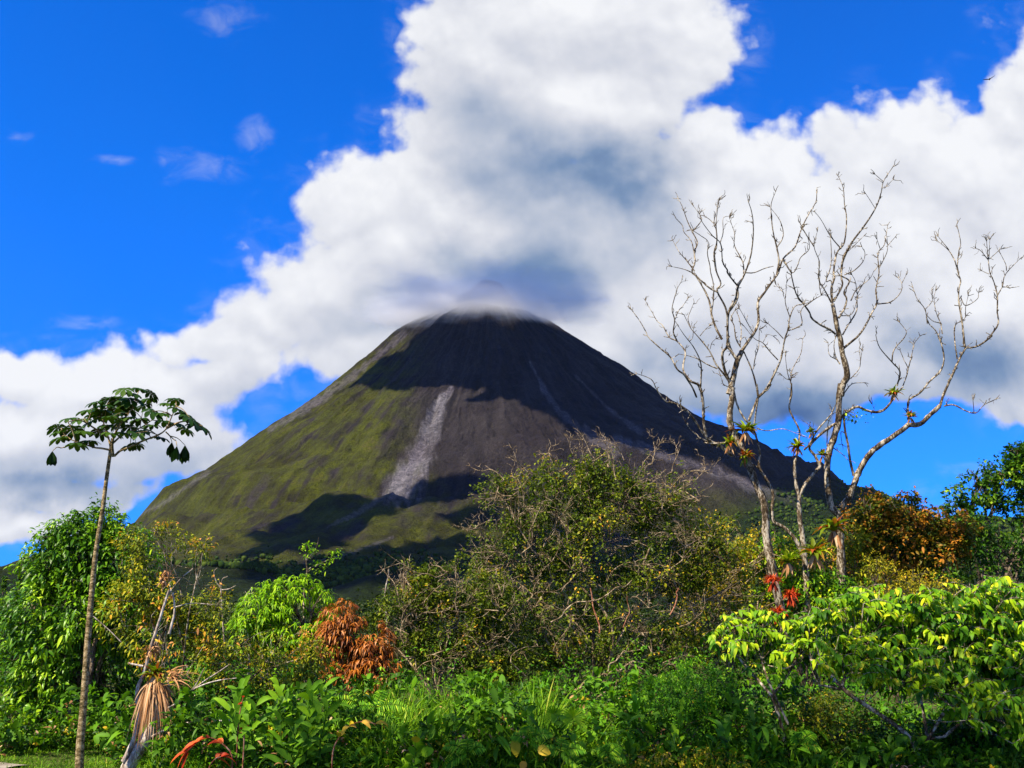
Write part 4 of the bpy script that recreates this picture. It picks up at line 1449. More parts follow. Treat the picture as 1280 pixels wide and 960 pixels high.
# ------------------------------------------------------------------ umbrella-leaved tree on the left
def cecropia():
    D = 21.0
    C1 = crop(0, 460, 4.0)
    root = thing('umbrella_tree', 'tall thin-trunked tree with a flat umbrella crown of hand-shaped leaves, far left', 'tree', ground_at(100, D))
    b = root.location
    tr = Tubes()
    pts = [(99, 962), (100.5, 930), (103, 900), (106, 860), (110, 800), (114, 750), (120, 690), (128, 640), (133, 600), (138, 565), (141, 548)]
    Wp = [np.array(b)] + [P(x, y, D) for x, y in pts[1:]]
    tr.add(Wp, [0.088, 0.08, 0.074, 0.069, 0.064, 0.057, 0.05, 0.044, 0.04, 0.037, 0.035], 9, 4, 0.06)
    tr.build('trunk', B_CEC, root)
    br = Tubes()
    BRN = [([(565, 440), (556, 410), (545, 360), (520, 280), (500, 210)], 2.0, 0.2), ([(565, 440), (562, 370), (590, 300), (640, 230), (690, 170)], 2.0, -0.3),
           ([(572, 440), (600, 415), (640, 398), (720, 362), (790, 335), (830, 305), (860, 240), (880, 190)], 1.7, -0.25),
           ([(830, 305), (900, 270), (960, 270), (1010, 290)], 1.2, -0.1), ([(830, 320), (850, 340), (872, 360)], 1.0, -0.1),
           ([(550, 410), (510, 402), (470, 397), (420, 380), (360, 360), (320, 330)], 1.5, 0.3), ([(380, 370), (340, 390), (305, 400)], 1.0, 0.1),
           ([(545, 350), (470, 300), (400, 260), (340, 270)], 1.3, -0.4), ([(560, 380), (620, 330), (700, 300), (760, 260)], 1.3, 0.5)]
    nod = []
    for pp, r, dr in BRN:
        q = C1(*pp)
        w = [P(x, y, D + dr * i / (len(q) - 1) * 2.0) for i, (x, y) in enumerate(q)]
        br.add(w, np.linspace(r, 0.6, len(w)) * D / FPX, 6, 4, 0.1)
        nod += w + [(w[i] + w[i + 1]) / 2 for i in range(len(w) - 1)]
    nod = np.array(nod)
    LP = [(290, 300), (350, 255), (300, 355), (262, 420), (380, 385), (440, 370), (480, 175), (440, 215), (550, 160), (500, 225), (575, 210), (620, 200), (540, 290), (500, 320), (560, 330),
          (600, 270), (640, 250), (650, 300), (700, 260), (660, 130), (700, 108), (755, 130), (720, 190), (650, 160), (760, 220), (805, 230), (840, 180), (880, 160), (890, 210), (930, 240), (950, 255),
          (985, 290), (1015, 300), (880, 280), (925, 310), (680, 385), (650, 395), (710, 320), (800, 350), (760, 290), (860, 375), (885, 395), (925, 390), (420, 320), (370, 310), (620, 330), (680, 330),
          (520, 190), (600, 160), (460, 270), (410, 260), (560, 250), (620, 110), (740, 160), (820, 270), (300, 320), (590, 230), (530, 220), (480, 240), (640, 200)]
    lv = Leaves()
    pet = br
    g = np.random.default_rng(4)
    for i, (x, y) in enumerate(LP):
        px, py = x / 4.0, 460 + y / 4.0
        dd = g.uniform(-1.0, 1.0)
        c = P(px, py - 1, D + dd)
        nb = nod[((nod - c) ** 2).sum(1).argmin()]
        pet.add([nb, (nb + c) / 2 + np.array([0, 0, 0.05]), c], [0.012, 0.009, 0.007], 4, 3)
        hang = y > 365 and (x > 850 or x < 330)
        ax = nrm(np.array([0, 0, 1.0]) + g.normal(0, 0.25, 3) + (c - P(141, 560, D)) * np.array([0.18, 0.18, 0]))
        e1 = nrm(np.cross(ax, [0.3, 1, 0.1])); e2 = np.cross(ax, e1)
        m = 9
        th = np.linspace(0, 2 * math.pi * 0.92, m) + g.random() * 6
        d = np.cos(th)[:, None] * e1 + np.sin(th)[:, None] * e2 + ax * 0.12
        if hang:
            d = d * 0.35 - np.array([0, 0, 0.9])
        sz = g.uniform(0.85, 1.15)
        lv.add(c + d * 0.01, d, np.tile(ax, (m, 1)), 0.27 * sz * g.uniform(0.8, 1.1, m), 0.115 * sz, 0.45, g.uniform(0, 0.9) * 0.8 + g.random(m) * 0.2, 'lobe', 0.2)
    br.build('branches', B_CEC, root)
    lv.build('leaves', L_CEC, root)


cecropia()


# ------------------------------------------------------------------ middle and back trees and bushes
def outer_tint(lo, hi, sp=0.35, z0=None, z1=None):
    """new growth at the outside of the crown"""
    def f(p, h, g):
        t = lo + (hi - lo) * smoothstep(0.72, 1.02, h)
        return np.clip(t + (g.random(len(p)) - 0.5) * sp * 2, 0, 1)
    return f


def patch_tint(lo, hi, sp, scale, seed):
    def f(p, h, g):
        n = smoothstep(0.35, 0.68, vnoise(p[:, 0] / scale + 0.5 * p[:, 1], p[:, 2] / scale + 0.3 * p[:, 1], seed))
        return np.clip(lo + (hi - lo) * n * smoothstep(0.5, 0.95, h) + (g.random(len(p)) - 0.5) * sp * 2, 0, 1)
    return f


# far left glossy tree
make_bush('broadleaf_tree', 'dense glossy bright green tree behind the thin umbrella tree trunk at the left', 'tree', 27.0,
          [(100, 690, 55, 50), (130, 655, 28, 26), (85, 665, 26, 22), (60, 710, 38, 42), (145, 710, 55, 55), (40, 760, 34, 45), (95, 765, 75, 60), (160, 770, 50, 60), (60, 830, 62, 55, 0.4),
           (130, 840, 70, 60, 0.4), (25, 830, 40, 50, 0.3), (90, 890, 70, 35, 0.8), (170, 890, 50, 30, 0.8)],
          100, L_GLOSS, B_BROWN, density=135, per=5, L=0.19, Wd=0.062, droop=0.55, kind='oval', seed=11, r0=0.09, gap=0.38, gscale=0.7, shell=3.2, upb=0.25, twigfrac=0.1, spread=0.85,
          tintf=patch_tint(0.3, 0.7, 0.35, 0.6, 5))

# dark trees at the left edge behind
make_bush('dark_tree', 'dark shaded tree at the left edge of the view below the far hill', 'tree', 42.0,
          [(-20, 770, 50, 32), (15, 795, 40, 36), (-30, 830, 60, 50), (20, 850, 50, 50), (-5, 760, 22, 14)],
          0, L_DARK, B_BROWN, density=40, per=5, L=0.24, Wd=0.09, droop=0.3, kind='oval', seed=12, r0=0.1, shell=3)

# olive and orange shrub
make_bush('mottled_shrub', 'loose shrub of olive leaves with orange tips right of the umbrella tree, pale twigs showing', 'shrub', 25.0,
          [(165, 690, 28, 30), (205, 690, 38, 38), (240, 705, 30, 32), (180, 735, 45, 38), (235, 755, 45, 45), (150, 765, 30, 40), (200, 790, 60, 40), (265, 780, 45, 38), (300, 805, 50, 32),
           (345, 810, 45, 28), (385, 820, 35, 28), (260, 830, 70, 36), (330, 845, 60, 30), (195, 665, 12, 12), (255, 685, 10, 16)],
          215, L_MIX, B_PALE, density=190, per=5, L=0.115, Wd=0.042, droop=0.5, kind='oval', seed=21, r0=0.035, gap=0.47, gscale=0.55, shell=2.2, twigfrac=0.35, twr=0.0055,
          tintf=patch_tint(0.22, 0.64, 0.36, 0.5, 8))

# mango trees
def drooping(name, label, D, clumps, basepx, mat, seed, density, L, Wd, tint):
    base = ground_at(basepx, D)
    root = thing(name, label, 'tree', base)
    cr = Crown(D, clumps, seed, 0.75)
    p, o_, h, i = cr.tips(density, 4.5, 0.30, 0.6, 0.22)
    k = (o_[:, 2] > -0.75)
    p, o_ = p[k], o_[k]
    tb = Tubes()
    nodes = limbs(tb, base, cr, 0.10, seed + 1, 7)
    attach(tb, p, nodes, 0.006, 0.003, 0.15, 0.7, cr.rg)
    g = cr.rg
    per = 7
    N = len(p)
    th = g.random((N, per)) * 2 * math.pi
    oo = nrm(o_ + 1e-6)
    d = np.stack([np.cos(th), np.sin(th), np.zeros_like(th)], -1) * 0.75 + oo[:, None] * np.array([0.8, 0.8, 0.35]) + np.array([0, 0, 0.12])
    pp = np.repeat(p, per, 0) + g.normal(0, 0.03, (N * per, 3))
    Ls = L * g.uniform(0.65, 1.15, N * per)
    up = nrm(np.array([0, 0, 1.0]) + np.repeat(oo, per, 0) * 0.5 + g.normal(0, 0.2, (N * per, 3)))
    lv = Leaves()
    lv.add(pp, d.reshape(-1, 3), up, Ls, Wd, g.uniform(0.45, 1.1, N * per), tint(N * per, g), 'lance', 0.35)
    tb.build('stem', B_BROWN, root)
    lv.build('foliage', mat, root)


drooping('mango_tree', 'rounded lime green tree with drooping narrow leaves, left of the rust-red one', 30.0,
         [(362, 743, 36, 26), (332, 762, 44, 30), (390, 762, 34, 32), (316, 792, 32, 28), (365, 790, 45, 32), (395, 800, 26, 30), (380, 825, 25, 22)],
         365, L_MANGO, 31, 110, 0.24, 0.045, lambda n, g: g.random(n) * 0.9)
drooping('mango_tree', 'rust-red tree with hanging bronze young leaves beside the lime green tree', 28.5,
         [(425, 777, 25, 25), (442, 792, 27, 25), (415, 800, 16, 24), (465, 806, 24, 26), (473, 835, 23, 30), (450, 845, 24, 28), (425, 838, 22, 18), (455, 868, 22, 14)],
         450, L_BRONZE, 33, 150, 0.27, 0.042, lambda n, g: g.random(n))

# sapling and bare twigs poking up in front of the mountain
def sapling():
    D = 31.0
    root = thing('sapling', 'thin pale sapling with a few feathery green leaves standing above the lime green tree', 'sapling', ground_at(384, D))
    tb, lv = Tubes(), Leaves()
    S = crop(220, 640, 4.0)
    g = np.random.default_rng(3)
    base = np.array(root.location)
    for pp, r in [([(650, 340), (655, 290), (650, 230), (655, 170)], 1.2), ([(655, 290), (690, 270), (740, 250), (780, 225)], 0.7), ([(655, 240), (700, 180), (715, 125)], 0.6), ([(660, 300), (700, 270), (750, 260)], 0.6)]:
        w = [P(x, y, D) for x, y in S(*pp)]
        tb.add(w, np.linspace(r, 0.35, len(w)) * D / FPX, 5, 3)
        if len(tb.v) == 1:
            tb.add([base, P(380, 760, D), w[0]], [0.05, 0.04, r * D / FPX], 5, 3)
    for (x, y, n) in [(665, 160, 26), (680, 200, 20), (655, 215, 18), (700, 250, 22), (740, 270, 20), (780, 235, 20), (800, 200, 24), (820, 205, 12), (700, 290, 16), (660, 190, 20)]:
        px, py = S((x, y))[0]
        q = P(px, py, D) + g.normal(0, 1, (n, 3)) * np.array([0.10, 0.10, 0.05])
        dd = g.normal(0, 1, (n, 3)); dd[:, 2] *= 0.35
        lv.add(q, dd, np.tile([0, 0, 1.0], (n, 1)), 0.13, 0.05, 0.3, None, 'oval')
    tb.build('stem', B_PALE, root)
    lv.build('foliage', L_MANGO, root)


sapling()


def snag(label, px, D, lines, seed, cropf):
    root = thing('dead_shrub', label, 'dead shrub', ground_at(px, D))
    tb = Tubes()
    b = np.array(root.location)
    first = True
    for pp, r in lines:
        w = [P(x, y, D) for x, y in cropf(*pp)]
        if first:
            tb.add([b, (b + w[0]) / 2 + np.array([0.1, 0, 0]), w[0]], [0.04, 0.035, r * D / FPX], 5, 3)
            first = False
        tb.add(w, np.linspace(r, 0.35, len(w)) * D / FPX, 5, 3, 0.2)
    tb.build('branches', B_DRIFT, root)


S3 = crop(220, 640, 4.0)
snag('small bare grey shrub forking against the dark mountain foot, right of the mottled shrub', 277, 29.5,
     [([(228, 445), (225, 390), (230, 340), (245, 325)], 0.9), ([(226, 385), (200, 345), (190, 300), (205, 280)], 0.8), ([(228, 390), (265, 385), (298, 368)], 0.8), ([(240, 330), (258, 322)], 0.6), ([(222, 370), (214, 330)], 0.5)], 1, S3)
snag('tiny bare grey twigs just left of the lime green tree top', 308, 29.8, [([(345, 430), (360, 405), (378, 380)], 0.8), ([(355, 410), (345, 395)], 0.5), ([(360, 410), (385, 405)], 0.5)], 2, S3)
snag('single bleached bare stub standing left of the big tangled bush', 482, 33.8, [([(1045, 415), (1050, 370), (1062, 320), (1064, 285)], 1.3), ([(1055, 340), (1068, 322)], 0.6)], 3, S3)

# the big tangled bush in the middle
ctint = patch_tint(0.32, 0.70, 0.36, 0.8, 15)
low = make_bush('tangled_bush', 'low left bush of small olive leaves beside the rust-red tree', 'bush', 32.0,
                [(472, 790, 26, 30), (505, 712, 14, 10), (524, 724, 18, 14), (500, 765, 34, 34), (540, 745, 40, 40), (580, 730, 40, 36), (520, 800, 45, 35), (575, 790, 50, 45), (545, 720, 18, 14), (610, 765, 40, 50), (600, 825, 50, 30), (640, 830, 45, 34)],
                550, L_OLIVE, B_DEAD, density=170, per=6, L=0.115, Wd=0.062, droop=0.25, kind='tiny', seed=41, r0=0.05, gap=0.43, gscale=0.7, shell=2.0, twigfrac=0.35, twr=0.006, sec=14, tintf=ctint)
main = make_bush('tangled_bush', 'largest central bush, a dome of tangled pale twigs and small olive leaves before the mountain', 'bush', 34.0,
                 [(625, 615, 34, 24), (650, 640, 60, 40), (700, 600, 55, 32), (745, 590, 45, 28), (740, 630, 80, 50), (790, 600, 48, 34), (835, 610, 40, 36), (810, 650, 75, 55), (650, 690, 70, 50), (730, 690, 90, 60),
                  (820, 710, 80, 55), (630, 735, 60, 45), (700, 760, 90, 55), (790, 770, 90, 55), (870, 720, 50, 50), (680, 820, 60, 36), (760, 825, 80, 38), (840, 810, 60, 40), (600, 690, 20, 30), (895, 680, 42, 42), (912, 735, 40, 45)],
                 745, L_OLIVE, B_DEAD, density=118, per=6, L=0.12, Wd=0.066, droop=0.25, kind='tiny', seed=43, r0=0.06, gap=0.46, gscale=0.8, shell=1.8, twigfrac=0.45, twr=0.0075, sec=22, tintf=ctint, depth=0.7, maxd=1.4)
yel = make_bush('tangled_bush', 'yellow-green right bush of the tangled group, reaching the left bare tree', 'bush', 37.6,
                [(905, 685, 40, 36), (935, 700, 34, 36), (880, 730, 50, 40), (930, 750, 42, 44), (890, 790, 50, 30), (950, 665, 14, 12)],
                910, L_YOLIVE, B_DEAD, density=140, per=5, L=0.13, Wd=0.07, droop=0.25, kind='tiny', seed=45, r0=0.05, gap=0.42, gscale=0.7, shell=2.0, twigfrac=0.35, twr=0.006, sec=12)


def extra_twigs(root, nodes, D, spots, mat, seed, name='bare_twigs', n=34, size=22):
    """crooked bleached sprays that stand out of the leaves"""
    g = np.random.default_rng(seed)
    tb = Tubes()
    k = D / FPX
    for (x, y, ang, ln) in spots:
        c = P(x, y, D - 0.4 - g.random() * 0.8)
        a = math.radians(ang)
        d = np.array([math.cos(a), g.normal(0, 0.25), math.sin(a)])
        pts = [c]
        for i in range(5):
            d = nrm(d + g.normal(0, 0.28, 3))
            pts.append(pts[-1] + d * ln * k / 5)
        tb.add(pts, np.linspace(0.75, 0.3, 6) * k * 0.85, 4, 2, 0.2)
        p0, p2 = [], []
        for i in range(1, 6):
            for _ in range(g.integers(1, 4)):
                u = nrm(d + g.normal(0, 0.7, 3))
                e = pts[i] + u * k * ln * g.uniform(0.12, 0.35)
                p0.append(pts[i]); p2.append(e)
                for _ in range(2):
                    p0.append(e); p2.append(e + nrm(u + g.normal(0, 0.6, 3)) * k * ln * g.uniform(0.08, 0.2))
        tb.twigs(np.array(p0), np.array(p2), 0.32 * k, 0.18 * k, 0.12)
        near = nodes[((nodes - c) ** 2).sum(1).argmin()]
        tb.add([near, (near + c) / 2, c], [0.9 * k, 0.8 * k, 0.65 * k], 4, 2)
    tb.build(name, mat, root)


g = np.random.default_rng(77)
sp = [(g.uniform(600, 880), g.uniform(620, 830), g.uniform(10, 170), g.uniform(25, 60)) for _ in range(85)]
sp += [(x, y, a, l) for x, y, a, l in [(700, 590, 110, 45), (735, 590, 115, 50), (760, 585, 100, 40), (770, 600, 80, 45), (805, 590, 88, 45), (815, 580, 100, 40), (840, 590, 60, 45), (850, 600, 45, 45), (640, 620, 160, 45),
                                       (620, 650, 175, 40), (630, 600, 140, 40), (690, 570, 150, 30), (600, 660, 178, 30), (780, 575, 120, 35), (870, 600, 40, 40), (745, 575, 125, 40), (725, 580, 118, 38), (660, 590, 130, 35)]]
extra_twigs(main[0], main[2], 34.0, sp, B_DEAD, 5)
sp = [(g.uniform(490, 640), g.uniform(740, 840), g.uniform(10, 170), g.uniform(30, 60)) for _ in range(34)] + [(545, 722, 150, 60), (560, 715, 140, 40), (515, 735, 120, 35)]
extra_twigs(low[0], low[2], 32.0, sp, B_DEAD, 6)
sp = [(g.uniform(860, 950), g.uniform(700, 810), g.uniform(10, 170), g.uniform(25, 55)) for _ in range(28)]
extra_twigs(yel[0], yel[2], 37.4, sp, B_DEAD, 7)

# peeling red stems and pale limbs inside the big bush
def crooked(pp, a, seed):
    g_ = np.random.default_rng(seed)
    o_ = []
    for i in range(len(pp) - 1):
        for t_ in (0, 0.33, 0.66):
            o_.append((pp[i][0] + (pp[i + 1][0] - pp[i][0]) * t_ + g_.normal(0, a), pp[i][1] + (pp[i + 1][1] - pp[i][1]) * t_ + g_.normal(0, a)))
    return o_ + [pp[-1]]


for pp, r in [([(750, 790), (744, 765), (738, 735)], 2.0), ([(838, 768), (846, 745), (848, 735)], 1.6), ([(780, 785), (786, 765), (784, 745)], 1.0)]:
    pp = crooked(pp, 1.0, int(r * 10))
    tb = Tubes()
    tb.add([P(x, y, 31.8) for x, y in pp], np.linspace(r, r * 0.6, len(pp)) * 0.6 * 31.8 / FPX, 6, 4, 0.3)
    tb.build('red_stem', B_RED, main[0])
for pp, r in [([(720, 866), (737, 852), (762, 840), (782, 831), (805, 828)], 1.9), ([(762, 840), (776, 818), (800, 812)], 1.2), ([(755, 872), (770, 855), (782, 846)], 1.4), ([(780, 832), (815, 842), (832, 852)], 1.2),
              ([(690, 780), (720, 755), (760, 745), (790, 725)], 1.3)]:
    pp = crooked(pp, 2.2, int(pp[0][0]))
    tb = Tubes()
    r *= 0.8
    for i_ in range(2, len(pp) - 1, 2):
        k_ = 31.0 / FPX
        e_ = P(pp[i_][0] + rng.normal(0, 9), pp[i_][1] + rng.normal(-4, 8), 30.7)
        tb.twigs(np.array([P(pp[i_][0], pp[i_][1], 30.8), e_]), np.array([e_, e_ + rng.normal(0, 6, 3) * k_]), 0.5 * k_, 0.25 * k_)
    tb.add([P(x, y, 30.8) for x, y in pp], np.linspace(r, r * 0.45, len(pp)) * 31 / FPX, 5, 4, 0.3)
    tb.build('low_limb', B_DEAD, main[0])

# russet tree and its neighbours
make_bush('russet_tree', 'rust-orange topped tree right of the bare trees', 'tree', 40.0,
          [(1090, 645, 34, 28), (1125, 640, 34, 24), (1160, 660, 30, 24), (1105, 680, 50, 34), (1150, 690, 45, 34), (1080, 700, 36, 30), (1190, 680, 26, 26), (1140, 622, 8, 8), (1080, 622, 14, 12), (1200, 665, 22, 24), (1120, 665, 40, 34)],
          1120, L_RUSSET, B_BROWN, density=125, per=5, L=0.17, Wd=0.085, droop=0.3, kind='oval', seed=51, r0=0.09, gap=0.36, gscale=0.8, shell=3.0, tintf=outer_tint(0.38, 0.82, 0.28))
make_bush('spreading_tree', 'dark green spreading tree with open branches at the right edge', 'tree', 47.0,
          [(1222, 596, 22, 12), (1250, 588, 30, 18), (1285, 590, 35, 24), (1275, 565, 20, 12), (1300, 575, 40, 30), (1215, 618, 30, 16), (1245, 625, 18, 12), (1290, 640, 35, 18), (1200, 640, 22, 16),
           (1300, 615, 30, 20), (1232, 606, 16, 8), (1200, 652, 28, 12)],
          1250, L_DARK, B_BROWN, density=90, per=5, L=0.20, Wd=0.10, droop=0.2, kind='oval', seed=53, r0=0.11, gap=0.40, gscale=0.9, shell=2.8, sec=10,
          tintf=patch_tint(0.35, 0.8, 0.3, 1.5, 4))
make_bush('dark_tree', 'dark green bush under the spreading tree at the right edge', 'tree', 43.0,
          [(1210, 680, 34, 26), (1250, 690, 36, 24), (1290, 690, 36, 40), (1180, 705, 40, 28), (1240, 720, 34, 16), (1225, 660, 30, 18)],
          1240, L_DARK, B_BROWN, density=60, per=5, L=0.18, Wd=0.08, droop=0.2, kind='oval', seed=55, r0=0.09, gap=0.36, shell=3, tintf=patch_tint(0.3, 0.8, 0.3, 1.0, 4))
make_bush('orange_shrub', 'orange and olive shrub at the feet of the bare trees', 'shrub', 38.5,
          [(1030, 700, 40, 26), (1070, 710, 30, 24), (1000, 715, 24, 24), (1060, 690, 20, 20), (1020, 735, 44, 22), (1045, 680, 26, 16), (985, 690, 22, 20), (1072, 672, 22, 16)],
          1040, L_MIX, B_BROWN, density=70, per=5, L=0.15, Wd=0.06, droop=0.4, kind='oval', seed=57, r0=0.05, gap=0.36, shell=2.6, tintf=patch_tint(0.35, 0.75, 0.3, 0.8, 2))
make_bush('yellow_shrub', 'fine-leaved yellow-green shrub standing below the russet tree', 'shrub', 33.0,
          [(1105, 720, 26, 26), (1125, 740, 34, 26), (1150, 735, 36, 26), (1100, 750, 36, 20), (1180, 745, 34, 20), (1095, 705, 14, 14)],
          1125, L_YOLIVE, B_BROWN, density=100, per=5, L=0.12, Wd=0.035, droop=0.5, kind='oval', seed=59, r0=0.05, gap=0.36, shell=2.6, tintf=patch_tint(0.35, 0.8, 0.3, 0.8, 2))
make_bush('green_shrub', 'leafy mid-green shrub around the foot of the scarlet bromeliads', 'shrub', 37.2,
          [(950, 700, 22, 22), (975, 680, 22, 24), (1000, 760, 44, 24), (1040, 755, 40, 22), (1075, 745, 36, 22), (960, 745, 18, 18), (1010, 725, 30, 24), (985, 735, 24, 22), (1045, 735, 26, 20)],
          1010, L_BROAD, B_BROWN, density=80, per=5, L=0.17, Wd=0.07, droop=0.5, kind='oval', seed=61, r0=0.05, gap=0.36, shell=2.6, tintf=patch_tint(0.25, 0.7, 0.3, 0.8, 2))


# ------------------------------------------------------------------ right foreground shrub with big drooping leaves
def sprays(name, label, D, basepx, spots, seed, mat=L_BROAD, limbs_px=(), size=1.0, nper=16, near=1.0):
    g = np.random.default_rng(seed)
    base = ground_at(basepx, D)
    root = thing(name, label, 'shrub', base)
    tb, lv = Tubes(), Leaves()
    nodes = []
    for pp, r in limbs_px:
        w = [P(x, y, D - 1.3 * smoothstep(815, 850, y)) for x, y in pp]
        tb.add(w, np.linspace(r, r * 0.6, len(w)) * D / FPX, 7, 4, 0.15)
        nodes += w + [(w[i] + w[i + 1]) / 2 for i in range(len(w) - 1)]
    nodes = np.array(nodes)
    for (x, y, ln) in spots:
        dd = g.uniform(-1.1, 0.9) - max(0.0, (y - 790) / 60.0) * g.random() * near
        c = P(x, y, D + dd)
        k = D / FPX
        th = g.random() * 2 * math.pi
        h = np.array([math.cos(th), math.sin(th) * 0.8 - 0.25, g.normal(0.1, 0.35)])
        st = c - h * ln * k * 0.5
        e = c + h * ln * k * 0.5 - np.array([0, 0, 0.12 * ln * k])
        m = (st + e) / 2 + np.array([0, 0, 0.16 * ln * k])
        tb.add([st, m, e], [0.006, 0.004, 0.003], 4, 3)
        nb = nodes[((nodes - st) ** 2).sum(1).argmin()]
        tb.add([nb, (nb + st) / 2 + g.normal(0, 0.05, 3), st], [0.010, 0.008, 0.006], 4, 3)
        n = nper
        t = np.linspace(0.05, 1, n)
        q = st * ((1 - t) ** 2)[:, None] + 2 * m * (t * (1 - t))[:, None] + e * (t ** 2)[:, None]
        sd = nrm(np.cross(h, [0, 0, 1.0])) * np.where(np.arange(n) % 2 == 0, 1, -1)[:, None]
        d = sd * 0.8 + nrm(h) * 0.5 + np.array([0, 0, -0.2]) + g.normal(0, 0.38, (n, 3))
        up = nrm(np.array([0, -0.35, 1.0]) + g.normal(0, 0.3, (n, 3)))
        L = size * 0.165 * g.uniform(0.6, 1.25, n)
        bt = g.uniform(0.12, 0.75)
        tn = np.clip(bt + g.normal(0, 0.13, n), 0, 1)
        tn = np.where(g.random(n) < 0.03, 0.97, tn)
        lv.add(q, d, up, L, L * 0.52, g.uniform(0.3, 1.1, n), tn, 'round', 0.22)
    tb.build('branches', B_PALE, root)
    lv.build('foliage', mat, root)


g = np.random.default_rng(12)
def area_spots(regs, step, ln0, ln1):
    o_ = []
    for (cx, cy, rx, ry) in regs:
        n = int(math.pi * rx * ry / step ** 2)
        for _ in range(n):
            a, r = g.random() * 6.283, math.sqrt(g.random())
            o_.append((cx + rx * r * math.cos(a), cy + ry * r * math.sin(a), g.uniform(ln0, ln1)))
    return o_


sprays('broadleaf_shrub', 'left sprawling shrub of drooping yellow-green leaves in front of the scarlet bromeliads', 23.5, 985,
       area_spots([(915, 795, 34, 24), (950, 782, 34, 20), (985, 800, 34, 30), (960, 830, 30, 18), (1010, 790, 30, 24)], 11, 22, 40), 5,
       limbs_px=[([(985, 945), (975, 900), (965, 870)], 2.6), ([(965, 870), (930, 830), (905, 800)], 1.7), ([(965, 870), (990, 835), (1000, 800)], 1.7), ([(985, 905), (960, 850), (945, 800)], 1.6)])
sprays('broadleaf_shrub', 'big foreground shrub of drooping yellow-green leaves filling the right, pale forked limbs below', 23.0, 1150,
       area_spots([(1060, 775, 55, 34), (1110, 790, 60, 38), (1160, 770, 50, 34), (1205, 765, 50, 34), (1255, 755, 40, 34), (1250, 800, 50, 40), (1190, 810, 60, 40), (1125, 830, 60, 34), (1250, 850, 46, 30),
                   (1180, 855, 40, 24), (1060, 815, 44, 26), (1290, 800, 30, 60), (1090, 750, 40, 18), (1235, 880, 55, 26), (1290, 890, 36, 50)], 9.3, 20, 40), 8,
       limbs_px=[([(1152, 962), (1147, 940)], 3.2), ([(1147, 940), (1135, 920), (1110, 900), (1080, 880), (1055, 862), (1030, 835), (1014, 825)], 3.0), ([(1050, 862), (1035, 858), (1024, 857)], 1.7),
                 ([(1052, 858), (1060, 842), (1078, 826)], 1.9), ([(1147, 940), (1158, 925), (1180, 921)], 2.2), ([(1160, 925), (1185, 880), (1210, 830), (1225, 790)], 2.0), ([(1160, 925), (1150, 870), (1130, 810)], 2.0),
                 ([(1180, 921), (1225, 880), (1260, 820)], 1.8), ([(1195, 885), (1175, 872), (1150, 858)], 1.6), ([(1000, 818), (985, 835), (960, 832)], 1.3)], nper=17, near=1.5)


